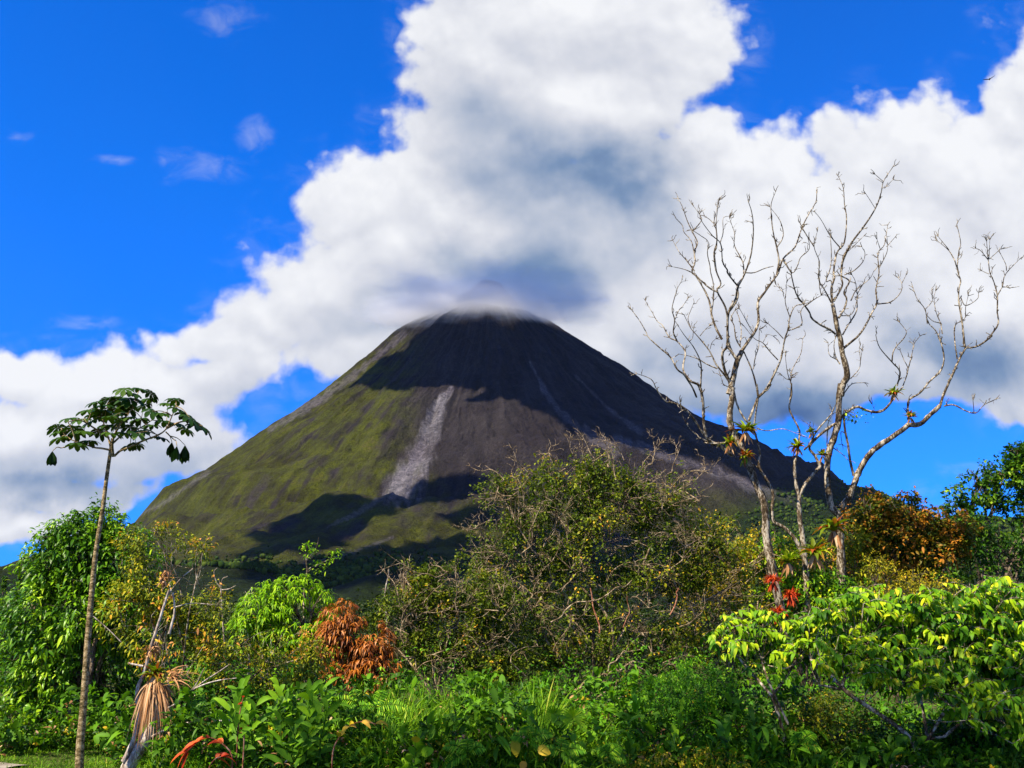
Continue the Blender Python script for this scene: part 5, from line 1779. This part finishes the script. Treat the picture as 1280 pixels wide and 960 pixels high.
# ------------------------------------------------------------------ foreground plants
def leaning_trunk():
    D = 21.8
    C2 = crop(0, 700, 3.69)
    base = ground_at(160, D)
    root = thing('leaning_dead_trunk', 'bleached leaning dead trunk with thin pale stems and a hanging skirt of dry leaves', 'dead trunk', base)
    tb = Tubes()
    k = D / FPX
    def ln(pts, r0, r1, dd=0.0, wob=0.2):
        w = [P(x, y, D + dd) for x, y in pts]
        tb.add(w, np.linspace(r0, r1, len(w)) * k, 8, 4, wob)
    ln([(150, 985)] + C2((590, 960), (630, 890), (690, 800), (725, 740), (720, 690)), 9.5, 6.0)
    ln(C2((570, 930), (600, 870), (630, 790), (645, 700), (632, 640), (640, 580), (665, 520), (690, 420), (720, 330), (760, 200), (780, 140)), 3.4, 1.3, -0.1)
    ln(C2((780, 340), (805, 240), (797, 150)), 1.7, 0.9, 0.1)
    ln(C2((760, 180), (830, 90), (890, 40)), 0.9, 0.5)
    ln(C2((800, 220), (880, 200), (980, 205)), 0.8, 0.4)
    ln(C2((660, 490), (610, 480), (590, 475)), 1.4, 0.7)
    ln(C2((700, 815), (760, 785), (830, 760), (920, 745), (1060, 740)), 1.6, 1.0, -0.3)
    ln(C2((820, 660), (870, 610), (940, 575), (1010, 555), (1090, 545)), 1.1, 0.5, -0.2)
    ln(C2((760, 690), (830, 650), (900, 580), (940, 500)), 1.0, 0.5, -0.2)
    ln(C2((850, 630), (940, 560), (1010, 515), (1060, 480)), 1.0, 0.5, -0.1)
    ln(C2((430, 260), (500, 320), (560, 380)), 0.7, 0.5)
    tb.build('trunk', B_DRIFT, root)
    # dry skirt
    g = np.random.default_rng(8)
    n = 230
    lv = Leaves()
    th = g.random(n) * 2 * math.pi
    c = P(193, 857, D - 0.1)
    q = c + np.stack([np.cos(th) * 0.16, np.sin(th) * 0.12, g.uniform(-0.06, 0.08, n)], 1)
    d = np.stack([np.cos(th) * 0.36 + 0.12, np.sin(th) * 0.36, -0.75 + g.normal(0, 0.3, n)], 1) + g.normal(0, 0.12, (n, 3))
    lv.add(q, d, np.tile([0, -1.0, 0.3], (n, 1)), g.uniform(0.25, 0.8, n), 0.022, g.uniform(0.4, 1.2, n), g.uniform(0.0, 0.85, n), 'strap', 0.4)
    n = 46
    q2 = P(215, 848, D - 0.2) + g.normal(0, 0.08, (n, 3))
    d = g.normal(0, 0.5, (n, 3)) + np.array([0.9, 0, 0.35])
    lv.add(q2, d, np.tile([0, -0.3, 1.0], (n, 1)), g.uniform(0.25, 0.6, n), 0.035, 0.4, g.uniform(0.0, 0.6, n), 'strap', 0.4)
    lv.build('dry_leaf_skirt', L_STRAW, root)
    br = bromeliad(193, 846, D - 0.1, 34, 'green and orange bromeliad tuft on top of the leaning dead trunk', 41, red=0.3, n=50, group='')
    if 'group' in br:
        del br['group']
    # pinkish dead leaf clusters high on the thin stem
    n = 200
    g = np.random.default_rng(18)
    cs = [P(209, 716, D), P(205, 724, D), P(188, 813, D - 0.1), P(196, 808, D)]
    for cc in cs:
        n = 50
        q = cc + g.normal(0, 1, (n, 3)) * np.array([0.055, 0.055, 0.06])
        l2 = Leaves()
        l2.add(q, g.normal(0, 1, (n, 3)) + np.array([0, 0, -0.5]), np.tile([0, 0, 1.0], (n, 1)), 0.12, 0.04, 0.5, g.uniform(0.1, 0.75, n), 'oval')
        l2.build('withered_cluster', L_STRAW, root)


leaning_trunk()


def ginger(px, py, D, h, label, seed, mat=L_GING, nst=1, L=0.55, Wd=0.12, group='broad-leaved ginger plants', name='ginger_plant', lean=0.25, cat='plant', stiff=0.4, nl=9, kind='big'):
    """upright stems with long leaves in two rows; (px, py) is where the topmost leaf ends, h the height in metres"""
    g = np.random.default_rng(seed)
    top = P(px, py, D)
    base = np.array([top[0] - lean * 0.5, D, gz(top[0], D) - 0.02])
    root = thing(name, label, cat, base, group)
    tb, lv = Tubes(), Leaves()
    for s_ in range(nst):
        b = base + g.normal(0, 0.10, 3) * np.array([1, 1, 0])
        e = top - np.array([0, 0, L * 0.65]) + (g.normal(0, 0.22, 3) if s_ else 0)
        e[2] = max(e[2], b[2] + 0.25)
        m = (b + e) / 2 + g.normal(0, 0.05, 3)
        tb.add([b, m, e], [0.016, 0.012, 0.006], 5, 4)
        t = np.linspace(0.3, 1, nl)
        q = b * ((1 - t) ** 2)[:, None] + 2 * m * (t * (1 - t))[:, None] + e * (t ** 2)[:, None]
        az = g.random() * math.pi
        sd = np.array([math.cos(az), math.sin(az) * 0.6, 0])
        alt = np.where(np.arange(nl) % 2 == 0, 1, -1)[:, None]
        d = sd * alt * (1.05 - 0.75 * t)[:, None] + np.array([0, 0, 0.75]) + g.normal(0, 0.16, (nl, 3))
        Ls = L * g.uniform(0.75, 1.1, nl)
        lv.add(q, d, np.tile(np.array([0.1, -0.8, 0.6]), (nl, 1)) + g.normal(0, 0.25, (nl, 3)), Ls, Wd * g.uniform(0.85, 1.15, nl), stiff * g.uniform(0.5, 1.4, nl), g.uniform(0.2, 0.85, nl), kind, 0.25)
    tb.build('stem', L_GING, root)
    lv.build('leaves', mat, root)
    return root


GING = [
    (300, 838, 21.6, 'ginger plant with upright leaves near the leaning dead trunk, back left of its group', 3),
    (322, 856, 21.0, 'dark broad-leaved ginger plant between the dry leaf skirt and the tall ginger', 3),
    (355, 850, 21.3, 'tall ginger plant right in front of the lime green tree', 3),
    (388, 848, 20.9, 'ginger plant with bright upright blades below the rust-red tree', 3),
    (410, 862, 20.8, 'front ginger plant with long sunlit leaves leaning right', 2),
    (372, 885, 20.7, 'short dark ginger plant at the bottom left of the group', 3),
    (290, 870, 20.9, 'shaded ginger plant behind the scarlet heliconia', 2),
]
for i, (x, y, D, lab, ns) in enumerate(GING):
    ginger(x, y, D, 1.5, lab, 500 + i, nst=ns, L=0.62, Wd=0.115)

BIG = [
    (795, 862, 21.5, 'long-leaved plant under the low pale limbs of the big bush', 2, 0.5, 0.09),
    (812, 838, 22.2, 'upright green sword-leaved plant left of the ferny mound', 2, 0.5, 0.10),
    (850, 822, 22.5, 'bright broad blades standing at the back of the ferny mound', 2, 0.5, 0.12),
    (838, 900, 20.9, 'low dark-leaved plant on the left flank of the ferny mound', 3, 0.45, 0.09),
    (905, 893, 20.8, 'single long-bladed plant on the ferny mound, right side', 2, 0.6, 0.09),
    (940, 905, 20.8, 'spiky light green plant right of the ferny mound', 3, 0.42, 0.07),
    (965, 912, 20.9, 'spiky pale plant in the shade of the left broadleaf shrub', 3, 0.42, 0.07),
    (790, 910, 20.8, 'low plant with long arching leaves in front of the small yellow plants', 3, 0.5, 0.08),
    (715, 915, 20.7, 'small-leaved upright plant just right of the yellow leaves', 2, 0.28, 0.12),
    (640, 892, 21.2, 'shaded broad-leaved plant behind the yellow leaves', 2, 0.42, 0.14),
    (520, 925, 20.7, 'broad paddle-leaved plant at the lower edge beside the dry straw', 3, 0.45, 0.16),
    (600, 880, 21.4, 'grassy upright plant in the middle of the tall grass', 3, 0.5, 0.06),
]
for i, (x, y, D, lab, ns, L, w) in enumerate(BIG):
    ginger(x, y, D, 1.2, lab, 540 + i, mat=L_FERN if i in (0, 2, 4, 5, 6) else L_GING, nst=ns, L=L, Wd=w, name='leafy_plant', group='low broad-bladed plants along the front')

# scarlet heliconia at the bottom, left
def red_plant(pts, label, seed, mat, D=20.6, name='heliconia', L=0.34, Wd=0.09, cat='plant'):
    g = np.random.default_rng(seed)
    w = [P(x, y, D) for x, y in pts]
    root = thing(name, label, cat, (w[0][0], D, gz(w[0][0], D) - 0.02))
    tb, lv = Tubes(), Leaves()
    tb.add([np.array(root.location)] + w, np.linspace(0.018, 0.008, len(w) + 1), 5, 3)
    for i in range(1, len(w)):
        d0 = w[i] - w[i - 1]
        n = 3
        d = nrm(d0)[None] * 0.8 + g.normal(0, 0.35, (n, 3)) + np.array([0, 0, 0.1])
        lv.add(np.tile(w[i], (n, 1)), d, np.tile([0, -0.6, 0.9], (n, 1)), L * g.uniform(0.7, 1.2, n), Wd, 0.5, g.random(n), 'big', 0.3)
    tb.build('stem', B_RED, root)
    lv.build('leaves', mat, root)


red_plant([(290, 945), (278, 930), (262, 922), (248, 927), (236, 938)], 'plant with scarlet-orange drooping leaves at the bottom edge, right of the leaning trunk', 5, L_REDB)
red_plant([(262, 958), (270, 948), (276, 946)], 'small low scarlet-leaved plant at the very bottom edge', 6, L_REDB, 20.4)
red_plant([(416, 940), (424, 922), (436, 908), (452, 902), (470, 905)], 'arching plant with orange and yellow leaves below the rust-red tree', 7, L_YEL, 20.6, L=0.36, Wd=0.10)
red_plant([(298, 905), (302, 880), (304, 872)], 'thin stem with a small red flower bract between the gingers', 8, L_REDB, 20.8, name='flower_stem', L=0.12, Wd=0.05, cat='flower')
red_plant([(305, 925), (303, 916), (302, 912)], 'thin stem with a low red flower bract beside the scarlet plant', 9, L_REDB, 20.7, name='flower_stem', L=0.10, Wd=0.045, cat='flower')


def blades(name, label, cat, D0, D1, x0, x1, n, L0, L1, Wd, mat, seed, kind=None, group=None, tint=(0, 1), droop=(0.2, 1.0), spread=0.42, dens=None):
    g = np.random.default_rng(seed)
    D = g.uniform(D0, D1, n)
    px = g.uniform(x0, x1, n)
    x = (px - 640) / FPX * D
    z = ground_z(x, D)
    if dens is not None:
        k = dens(px, D, g)
        D, x, z = D[k], x[k], z[k]
        n = len(D)
    q = np.stack([x, D, z - 0.02], 1)
    d = np.stack([g.normal(0, spread, n), g.normal(0, spread, n), np.ones(n)], 1)
    lv = Leaves()
    cl = vnoise(x / 0.5, D / 0.5, seed)
    lv.add(q, d, g.normal(0, 1, (n, 3)) * np.array([1, 1, 0.2]), g.uniform(L0, L1, n) * (0.6 + 0.7 * cl), Wd * g.uniform(0.7, 1.3, n), g.uniform(droop[0], droop[1], n), g.uniform(tint[0], tint[1], n) * 0.6 + cl * 0.4 * tint[1], 'strap', 0.3)
    if kind == 'stuff':
        o_ = lv.build(name, mat, None)
        tag(o_, label, cat, None, 'stuff')
        return o_
    root = thing(name, label, cat, (float(x.mean()), float(D.mean()), float(z.mean())), group)
    lv.build('blades', mat, root)
    return root


blades('tall_grass', 'tall bright green grass in front of the big bush', 'grass', 20.9, 27.5, 470, 690, 15000, 1.3, 2.4, 0.028, L_GRASS, 61, 'stuff')
blades('tall_grass', 'rank green grass at the foot of the bushes', 'grass', 20.4, 26.0, 650, 1010, 10000, 0.5, 1.35, 0.022, L_GRASS, 62, 'stuff')
blades('tall_grass', 'grass coloured dark for the shade under the right shrub', 'grass', 20.4, 30.0, 940, 1300, 9000, 0.3, 1.1, 0.02, L_DARK, 63, 'stuff')  # darker leaf colour stands in for the shade below the shrub
blades('tall_grass', 'grass among the ginger plants', 'grass', 20.8, 27.0, 215, 480, 9000, 0.4, 1.2, 0.022, L_GRASS, 64, 'stuff')
blades('short_grass', 'short grass verge beside the dirt track', 'grass', 19.4, 26.5, -60, 230, 26000, 0.06, 0.26, 0.014, L_GRASS, 65, 'stuff',
       dens=lambda px, D, g_: ~((np.abs(D - 22.1) < 2.0) & (px < 40 - (np.abs(D - 22.1) * 9))))
blades('straw_clump', 'clump of dead straw-coloured reeds at the bottom edge in the tall grass', 'dry grass', 20.5, 20.9, 532, 556, 150, 0.4, 0.9, 0.03, L_STRAW, 66)
blades('straw_clump', 'upright dead reed stalks standing in the tall grass left of the straw clump', 'dry grass', 21.2, 21.6, 535, 552, 60, 0.9, 1.3, 0.025, L_STRAW, 67, spread=0.12)
blades('straw_clump', 'withered brown stalks at the foot of the orange and yellow arching plant', 'dry grass', 20.4, 20.8, 360, 440, 80, 0.15, 0.5, 0.035, L_STRAW, 68, spread=0.6)

# undergrowth: a knee to chest high mass of mixed leaves no one could count
def undergrowth():
    g = np.random.default_rng(99)
    n = 9000
    D = 20.8 + 26 * g.random(n) ** 1.3
    px = g.uniform(-80, 1360, n)
    x = (px - 640) / FPX * D
    k = ~((px < 235) & (D < 25.8))
    D, x, px = D[k], x[k], px[k]
    h = 0.15 + 2.0 * smoothstep(0.3, 0.8, vnoise(x / 1.0, D / 1.0, 7)) * smoothstep(20.0, 23.4, D) * (1 - 0.6 * smoothstep(960, 1040, px))
    z = ground_z(x, D) + h * g.random(len(x)) ** 0.6
    p = np.stack([x, D, z], 1)
    lv = Leaves()
    o_ = g.normal(0, 1, p.shape); o_[:, 2] = np.abs(o_[:, 2])
    put_leaves(lv, p, o_, 6, 0.15, 0.055, 0.4, 'tiny', 0.9, 0.3, 0.12, lambda q, hh, gg: np.clip(vnoise(q[:, 0] / 1.1, q[:, 1] / 1.1 + q[:, 2], 5) * 0.7 + gg.random(len(q)) * 0.3, 0, 1), rg=g)
    o2 = lv.build('undergrowth', L_FERN, None)
    tag(o2, 'tangled low undergrowth below the bushes', 'undergrowth', None, 'stuff')
    # broad leaves, litter and yellowing leaves mixed in
    for nm, lab, m_, n, L, Wd, kd, hh, tn in (("broad_undergrowth", 'broad-leaved weeds among the grass', L_GING, 2300, 0.36, 0.11, 'big', 1.25, 0.62), ("fern_undergrowth", 'dark fern and shoots among the grass', L_DARK, 4600, 0.24, 0.06, 'lance', 1.25, 0.75),
                                   ("leaf_litter", 'dry leaves and stalks caught in the undergrowth', L_STRAW, 800, 0.22, 0.05, 'oval', 0.9, 0.9), ("yellow_undergrowth", 'yellowing leaves among the weeds', L_YEL, 260, 0.18, 0.09, 'oval', 1.0, 0.8)):
        D = 20.7 + 7.5 * g.random(n) ** 1.2
        px = g.uniform(-50, 1330, n)
        k = (px > 215) | ((D > 23.7) & (px < 150)) | ((D > 22.5) & (px > 150))
        px, D = px[k], D[k]
        n = len(D)
        x = (px - 640) / FPX * D
        z = ground_z(x, D) + hh * (0.25 + smoothstep(0.3, 0.75, vnoise(x / 0.9, D / 0.9, 21)) * smoothstep(19.6, 21.4, D)) * (1 - 0.6 * smoothstep(960, 1040, px)) * g.random(n) ** 0.5
        lv = Leaves()
        o_ = g.normal(0, 1, (n, 3)); o_[:, 2] = np.abs(o_[:, 2])
        put_leaves(lv, np.stack([x, D, z], 1), o_, 5, L, Wd, 0.45, kd, 0.7, 0.5, 0.06, lambda q, h_, gg: gg.random(len(q)) * tn, rg=g)
        tag(lv.build(nm, m_, None), lab, 'undergrowth', None, 'stuff')
    # shadowy thicket that closes the gaps farther back
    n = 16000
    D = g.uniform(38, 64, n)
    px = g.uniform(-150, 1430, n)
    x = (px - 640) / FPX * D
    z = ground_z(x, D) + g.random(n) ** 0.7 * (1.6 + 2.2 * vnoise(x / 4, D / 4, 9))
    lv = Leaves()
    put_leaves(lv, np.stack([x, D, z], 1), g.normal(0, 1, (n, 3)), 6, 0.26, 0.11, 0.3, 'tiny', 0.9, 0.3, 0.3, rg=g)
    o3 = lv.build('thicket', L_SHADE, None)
    tag(o3, 'dark thicket behind the foreground bushes', 'thicket', None, 'stuff')


undergrowth()


# ferny mound
def mound():
    D = 21.6
    cl = [(835, 880, 44, 34), (870, 862, 44, 36), (895, 900, 36, 30), (850, 915, 50, 26), (810, 915, 40, 22), (900, 850, 24, 22)]
    root, cr, nd = make_bush('fern_mound', 'bright green mound of tiny feathery leaves at the bottom right of centre', 'fern', D, cl, 855, L_FERN, B_BROWN, density=330, per=5, L=0.075, Wd=0.03, droop=0.3,
                             kind='tiny', seed=71, r0=0.012, gap=0.33, gscale=0.35, shell=3.0, twigfrac=0.1, twr=0.003, jit=0.035, sec=5, tintf=patch_tint(0.3, 0.75, 0.3, 0.4, 6))


mound()
make_bush('ground_vine', 'yellow-green mossy creeper low at the bottom edge below the ferny mound', 'creeper', 20.7, [(850, 945, 60, 14), (910, 948, 50, 12), (800, 950, 40, 10)], 860, L_YOLIVE, B_BROWN, density=260, per=5,
          L=0.07, Wd=0.03, kind='tiny', seed=73, r0=0.01, gap=0.3, shell=3, twigfrac=0.05, jit=0.03, sec=3)
make_bush('small_shrub', 'small fine-leaved shrub in shade under the right broadleaf shrub, left part', 'shrub', 22.5, [(1010, 895, 40, 30), (1050, 910, 46, 32), (1000, 930, 36, 20), (1030, 875, 30, 20), (1085, 895, 30, 24)], 1025, L_OLIVE, B_BROWN,
          density=170, per=5, L=0.08, Wd=0.035, kind='tiny', seed=75, r0=0.015, gap=0.42, gscale=0.4, shell=2, twigfrac=0.3, twr=0.003, sec=6)
make_bush('small_shrub', 'small dark shrub at the bottom right corner', 'shrub', 23.5, [(1220, 905, 50, 40), (1265, 900, 40, 46), (1185, 915, 40, 26), (1100, 915, 40, 26)], 1220, L_DARK, B_BROWN,
          density=120, per=5, L=0.09, Wd=0.04, kind='oval', seed=76, r0=0.015, gap=0.48, gscale=0.4, shell=2, twigfrac=0.3, twr=0.003, sec=6)
make_bush('small_shrub', 'bright-leaved small shrub at the foot of the glossy tree, left', 'shrub', 25.2, [(30, 905, 36, 16), (75, 915, 26, 14), (140, 915, 22, 18), (10, 895, 26, 16)], 60, L_GLOSS, B_BROWN,
          density=120, per=5, L=0.16, Wd=0.07, kind='oval', seed=77, r0=0.015, gap=0.42, gscale=0.4, shell=2, twigfrac=0.2, twr=0.003, sec=6)


# fan palm, ferns, yellow leaves
def fan_palm(px, py, D, label, seed, n=22, L=0.36):
    g = np.random.default_rng(seed)
    c = P(px, py, D)
    root = thing('fan_palm', label, 'palm', (c[0], D, gz(c[0], D) - 0.02), 'small fan palms in the tall grass')
    tb, lv = Tubes(), Leaves()
    tb.add([np.array(root.location), (np.array(root.location) + c) / 2 + np.array([0.04, 0, 0]), c], [0.012, 0.01, 0.008], 5, 3)
    th = np.linspace(-2.3, 2.3, n) + math.pi / 2
    d = np.stack([np.cos(th), -0.25 + 0 * th, np.sin(th)], 1)
    lv.add(np.tile(c, (n, 1)), d, np.tile([0, -1.0, 0.25], (n, 1)), L * g.uniform(0.85, 1.05, n), 0.035, 0.25, g.uniform(0.4, 0.9, n), 'lance', 0.5)
    tb.build('stalk', L_GING, root)
    lv.build('fan_leaf', L_MANGO, root)


fan_palm(716, 897, 21.0, 'fan palm leaf spread wide, sunlit, the right one', 1)
fan_palm(692, 893, 21.3, 'fan palm leaf partly behind the grass, the left one', 2, 18, 0.3)


def fern(px, py, D, ang, Ln, label, seed):
    g = np.random.default_rng(seed)
    c = P(px, py, D)
    root = thing('fern', label, 'fern', (c[0], D, gz(c[0], D) - 0.02), 'arching fern fronds along the bottom')
    tb, lv = Tubes(), Leaves()
    for a, s in ((ang, 1.0), (ang + 50, 0.8), (ang - 45, 0.75), (180 - ang, 0.7)):
        a = math.radians(a)
        h = np.array([math.cos(a), -0.3, math.sin(a)])
        st = np.array(root.location) if s == 1.0 else c
        t = np.linspace(0, 1, 12)
        q = c + h * (Ln * s * t)[:, None] - np.array([0, 0, 0.45]) * (Ln * s * t * t)[:, None]
        tb.add([np.array(root.location), c] + list(q[3::3]), [0.008, 0.007, 0.006, 0.005, 0.004][:2 + len(q[3::3])], 4, 2)
        sd = nrm(np.cross(h, [0, -0.7, 0.7]))
        t = np.linspace(0.08, 1, 16)
        q = c + h * (Ln * s * t)[:, None] - np.array([0, 0, 0.45]) * (Ln * s * t * t)[:, None]
        for sg in (1, -1):
            lv.add(q, sd * sg + h * 0.35 + g.normal(0, 0.06, (16, 3)), np.tile([0, -0.7, 0.8], (16, 1)), 0.17 * np.sin(np.clip(t * 2.6 + 0.35, 0, 3.1)) + 0.02, 0.022, 0.25, g.uniform(0.4, 1, 16), 'lance', 0.3)
    tb.build('stalk', L_GING, root)
    lv.build('fronds', L_FERN, root)


fern(660, 925, 20.7, 40, 0.6, 'arching fern right of the first yellow leaf', 1)
fern(700, 940, 20.6, 30, 0.55, 'low yellow-green fern right of the golden leaf', 2)
fern(585, 940, 20.6, 140, 0.6, 'fern with yellow-green fronds at the bottom edge right of the straw clump', 3)
fern(470, 885, 21.5, 25, 0.8, 'drooping light green fern fronds under the rust-red tree', 4)
fern(450, 880, 21.7, 150, 0.7, 'bright fern left under the rust-red tree', 5)
fern(760, 945, 20.5, 60, 0.45, 'small yellowish fern at the bottom edge below the low arching plant', 6)
fern(1000, 930, 20.8, 60, 0.5, 'fern in the shade below the left broadleaf shrub', 7)


def big_leaf(px, py, D, ang, L, Wd, tint, label, mat, cat='leaf'):
    c = P(px, py, D)
    root = thing('taro_plant', label, 'plant', (c[0], D, gz(c[0], D) - 0.02), 'single broad leaves on stalks along the bottom')
    tb, lv = Tubes(), Leaves()
    tb.add([np.array(root.location), c], [0.008, 0.006], 5, 1)
    a = math.radians(ang)
    lv.add(c[None], np.array([[math.cos(a), -0.35, math.sin(a)]]), np.array([[0.1, -0.8, 0.5]]), L, Wd, 0.3, tint, 'round', 0.2)
    tb.build('stalk', L_GING, root)
    lv.build('leaf_blade', mat, root)


big_leaf(643, 925, 20.6, -80, 0.27, 0.20, 0.3, 'upright lime-yellow single leaf at the bottom, left of the golden one', L_YEL)
big_leaf(672, 938, 20.5, 10, 0.30, 0.22, 0.55, 'golden yellow single broad leaf at the bottom centre', L_YEL)
big_leaf(655, 962, 20.4, 100, 0.30, 0.16, 1.0, 'dead peach-coloured curled leaf below the golden leaf', L_YEL)
big_leaf(519, 928, 20.5, 80, 0.22, 0.17, 0.45, 'yellow rounded single leaf above the paddle-leaved plant', L_YEL)
big_leaf(528, 945, 20.5, 50, 0.4, 0.2, 0.75, 'broad green single leaf left of the straw clump', L_GING)
big_leaf(628, 915, 20.7, 120, 0.3, 0.13, 0.8, 'slim light green single leaf above the lime-yellow one', L_GING)


# conifers on the far hill
def hill_tree(px, top, bot, D, label, seed):
    g = np.random.default_rng(seed)
    b, t_ = P(px, bot, D), P(px, top, D)
    root = thing('hill_tree', label, 'tree', b, 'dark trees on the far left hill')
    tb, lv = Tubes(), Leaves()
    tb.add([b - np.array([0, 0, 3.0]), (b + t_) / 2, t_], [0.5, 0.35, 0.12], 6, 2)
    n = 900
    H = t_[2] - b[2]
    s = g.random(n) ** 0.8
    wd = H * 0.22 * (0.55 + 0.7 * np.sin(s * 7 + seed) ** 2) * (1.1 - s * 0.6)
    th = g.random(n) * 6.283
    r = np.sqrt(g.random(n)) * wd
    q = b + np.stack([np.cos(th) * r, np.sin(th) * r, H * (0.15 + 0.87 * s)], 1)
    lv.add(q, g.normal(0, 1, (n, 3)), np.tile([0, 0, 1.0], (n, 1)), 0.9, 0.45, 0.2, None, 'tiny')
    tb.build('trunk', B_BROWN, root)
    lv.build('crown', L_DARK, root)


hill_tree(4, 721, 744, 470, 'narrow dark tree on the far hill at the left edge, leftmost', 1)
hill_tree(24, 718, 738, 480, 'dark tree on the far hill half hidden by the glossy tree', 2)


# soaring vulture
def vulture():
    D = 230.0
    c = P(1237, 99, D)
    k = D / FPX
    g = np.random.default_rng(2)
    root = thing('vulture', 'small black soaring bird high in the blue at the upper right', 'bird', c)
    m, t, o = material("black_plumage")
    bsdf(t, o, (0.012, 0.011, 0.011), 0.7, 0.3)
    # one continuous body: tail, body, neck, head along y; wings grow out of it
    st = [(-0.42, 0.10, 0.02, 0), (-0.30, 0.12, 0.03, 0), (-0.15, 0.09, 0.07, 0), (0.0, 0.13, 0.12, 0), (0.15, 0.12, 0.11, 0), (0.28, 0.06, 0.06, 0.02), (0.36, 0.05, 0.05, 0.03), (0.43, 0.015, 0.015, 0.02)]
    V, F = [], []
    ns = 10
    for y, rx, rz, dz in st:
        for i in range(ns):
            a = i / ns * 2 * math.pi
            V.append((rx * math.cos(a), y, rz * math.sin(a) + dz))
    for s_ in range(len(st) - 1):
        for i in range(ns):
            j = (i + 1) % ns
            F.append((s_ * ns + i, s_ * ns + j, (s_ + 1) * ns + j, (s_ + 1) * ns + i))
    V, F = np.array(V), np.array(F)
    wings = []
    vw, fw = [V], [F]
    off = len(V)
    for sg in (1, -1):
        rows = [(0.05, 0.20, -0.14, 0.03), (0.35, 0.24, -0.16, 0.13), (0.65, 0.22, -0.12, 0.22), (0.85, 0.16, -0.10, 0.29), (1.0, 0.06, -0.06, 0.34)]
        wv = []
        for x, yf, yb, z in rows:
            wv += [(sg * x, yf, z + 0.012), (sg * x, (yf + yb) / 2, z + 0.03), (sg * x, yb, z), (sg * x, (yf + yb) / 2, z - 0.01)]
        for f_ in range(5):       # finger feathers
            pass
        ff = []
        for r_ in range(len(rows) - 1):
            for i in range(4):
                j = (i + 1) % 4
                ff.append((off + r_ * 4 + i, off + r_ * 4 + j, off + r_ * 4 + 4 + j, off + r_ * 4 + 4 + i))
        n0 = off + len(rows) * 4
        tips = []
        for q in range(5):
            y0 = 0.12 - q * 0.055
            dx = 0.22 - abs(q - 1.5) * 0.03
            tips += [(sg * 0.93, y0, 0.31), (sg * 0.93, y0 - 0.04, 0.31), (sg * (0.95 + dx), y0 - 0.02 + 0.02 * (2 - q), 0.40)]
        vw.append(np.array(wv + tips)); fw.append(np.array(ff))
        tf_ = np.array([[n0 + 3 * q, n0 + 3 * q + 1, n0 + 3 * q + 2, n0 + 3 * q + 2] for q in range(5)])[:, :3]
        wings.append(tf_)
        off += len(wv) + len(tips)
    V = np.concatenate(vw) * 1.35
    # bank and turn
    a, b_ = R(-12), R(20)
    Rx = np.array([[math.cos(a), 0, -math.sin(a)], [0, 1, 0], [math.sin(a), 0, math.cos(a)]])
    Rz = np.array([[math.cos(b_), -math.sin(b_), 0], [math.sin(b_), math.cos(b_), 0], [0, 0, 1]])
    V = V @ Rx @ Rz + c
    mesh_obj('body', V, [np.concatenate(wings), np.concatenate(fw)], m, root, smooth=True)


vulture()


# ------------------------------------------------------------------ added tree, unseen above the frame, its limbs placed to shade the near edge
def added_shade_tree():
    g = np.random.default_rng(404)
    base = np.array([-21.0, 5.0, gz(-21, 5) - 0.05])
    root = thing('added_shade_tree', 'added unseen tree beside the viewpoint, its high limbs placed to dapple the nearest plants, above the frame', 'tree', base)
    tb, lv = Tubes(), Leaves()
    fork = np.array([-19.0, 8.0, 10.5])
    tb.add([base, base + (fork - base) * 0.5 + np.array([-0.3, 0, 0]), fork], [0.42, 0.34, 0.26], 10, 5, 0.1)
    spine = [fork, np.array([-15.5, 11.5, 14.2]), np.array([-10, 13.2, 15.3]), np.array([-4, 13.6, 15.6]), np.array([2.2, 13.7, 15.4])]
    tb.add(spine, [0.22, 0.17, 0.13, 0.09, 0.04], 8, 5, 0.1)
    sp, _ = smooth_path(spine, [0.2] * 5, 14)
    for i in range(8, len(sp)):
        t = i / len(sp)
        for _k in range(4):
            u = g.normal(0, 1, 3) * np.array([0.8, 1.0, 0.45])
            e = sp[i] + nrm(u) * g.uniform(0.5, 1.9)
            e[1] = min(e[1], 15.2)
            tb.add([sp[i], (sp[i] + e) / 2 + g.normal(0, 0.08, 3), e], [0.05, 0.03, 0.012], 4, 2)
            n = int(10 + 26 * t)
            q = e + g.normal(0, 0.34, (n, 3))
            lv.add(q, g.normal(0, 1, (n, 3)), np.array([0, 0, 1.0]) + g.normal(0, 0.4, (n, 3)), 0.26, 0.13, 0.3, None, 'oval')
    tb.build('trunk', B_BROWN, root)
    lv.build('crown', L_DARK, root)


added_shade_tree()
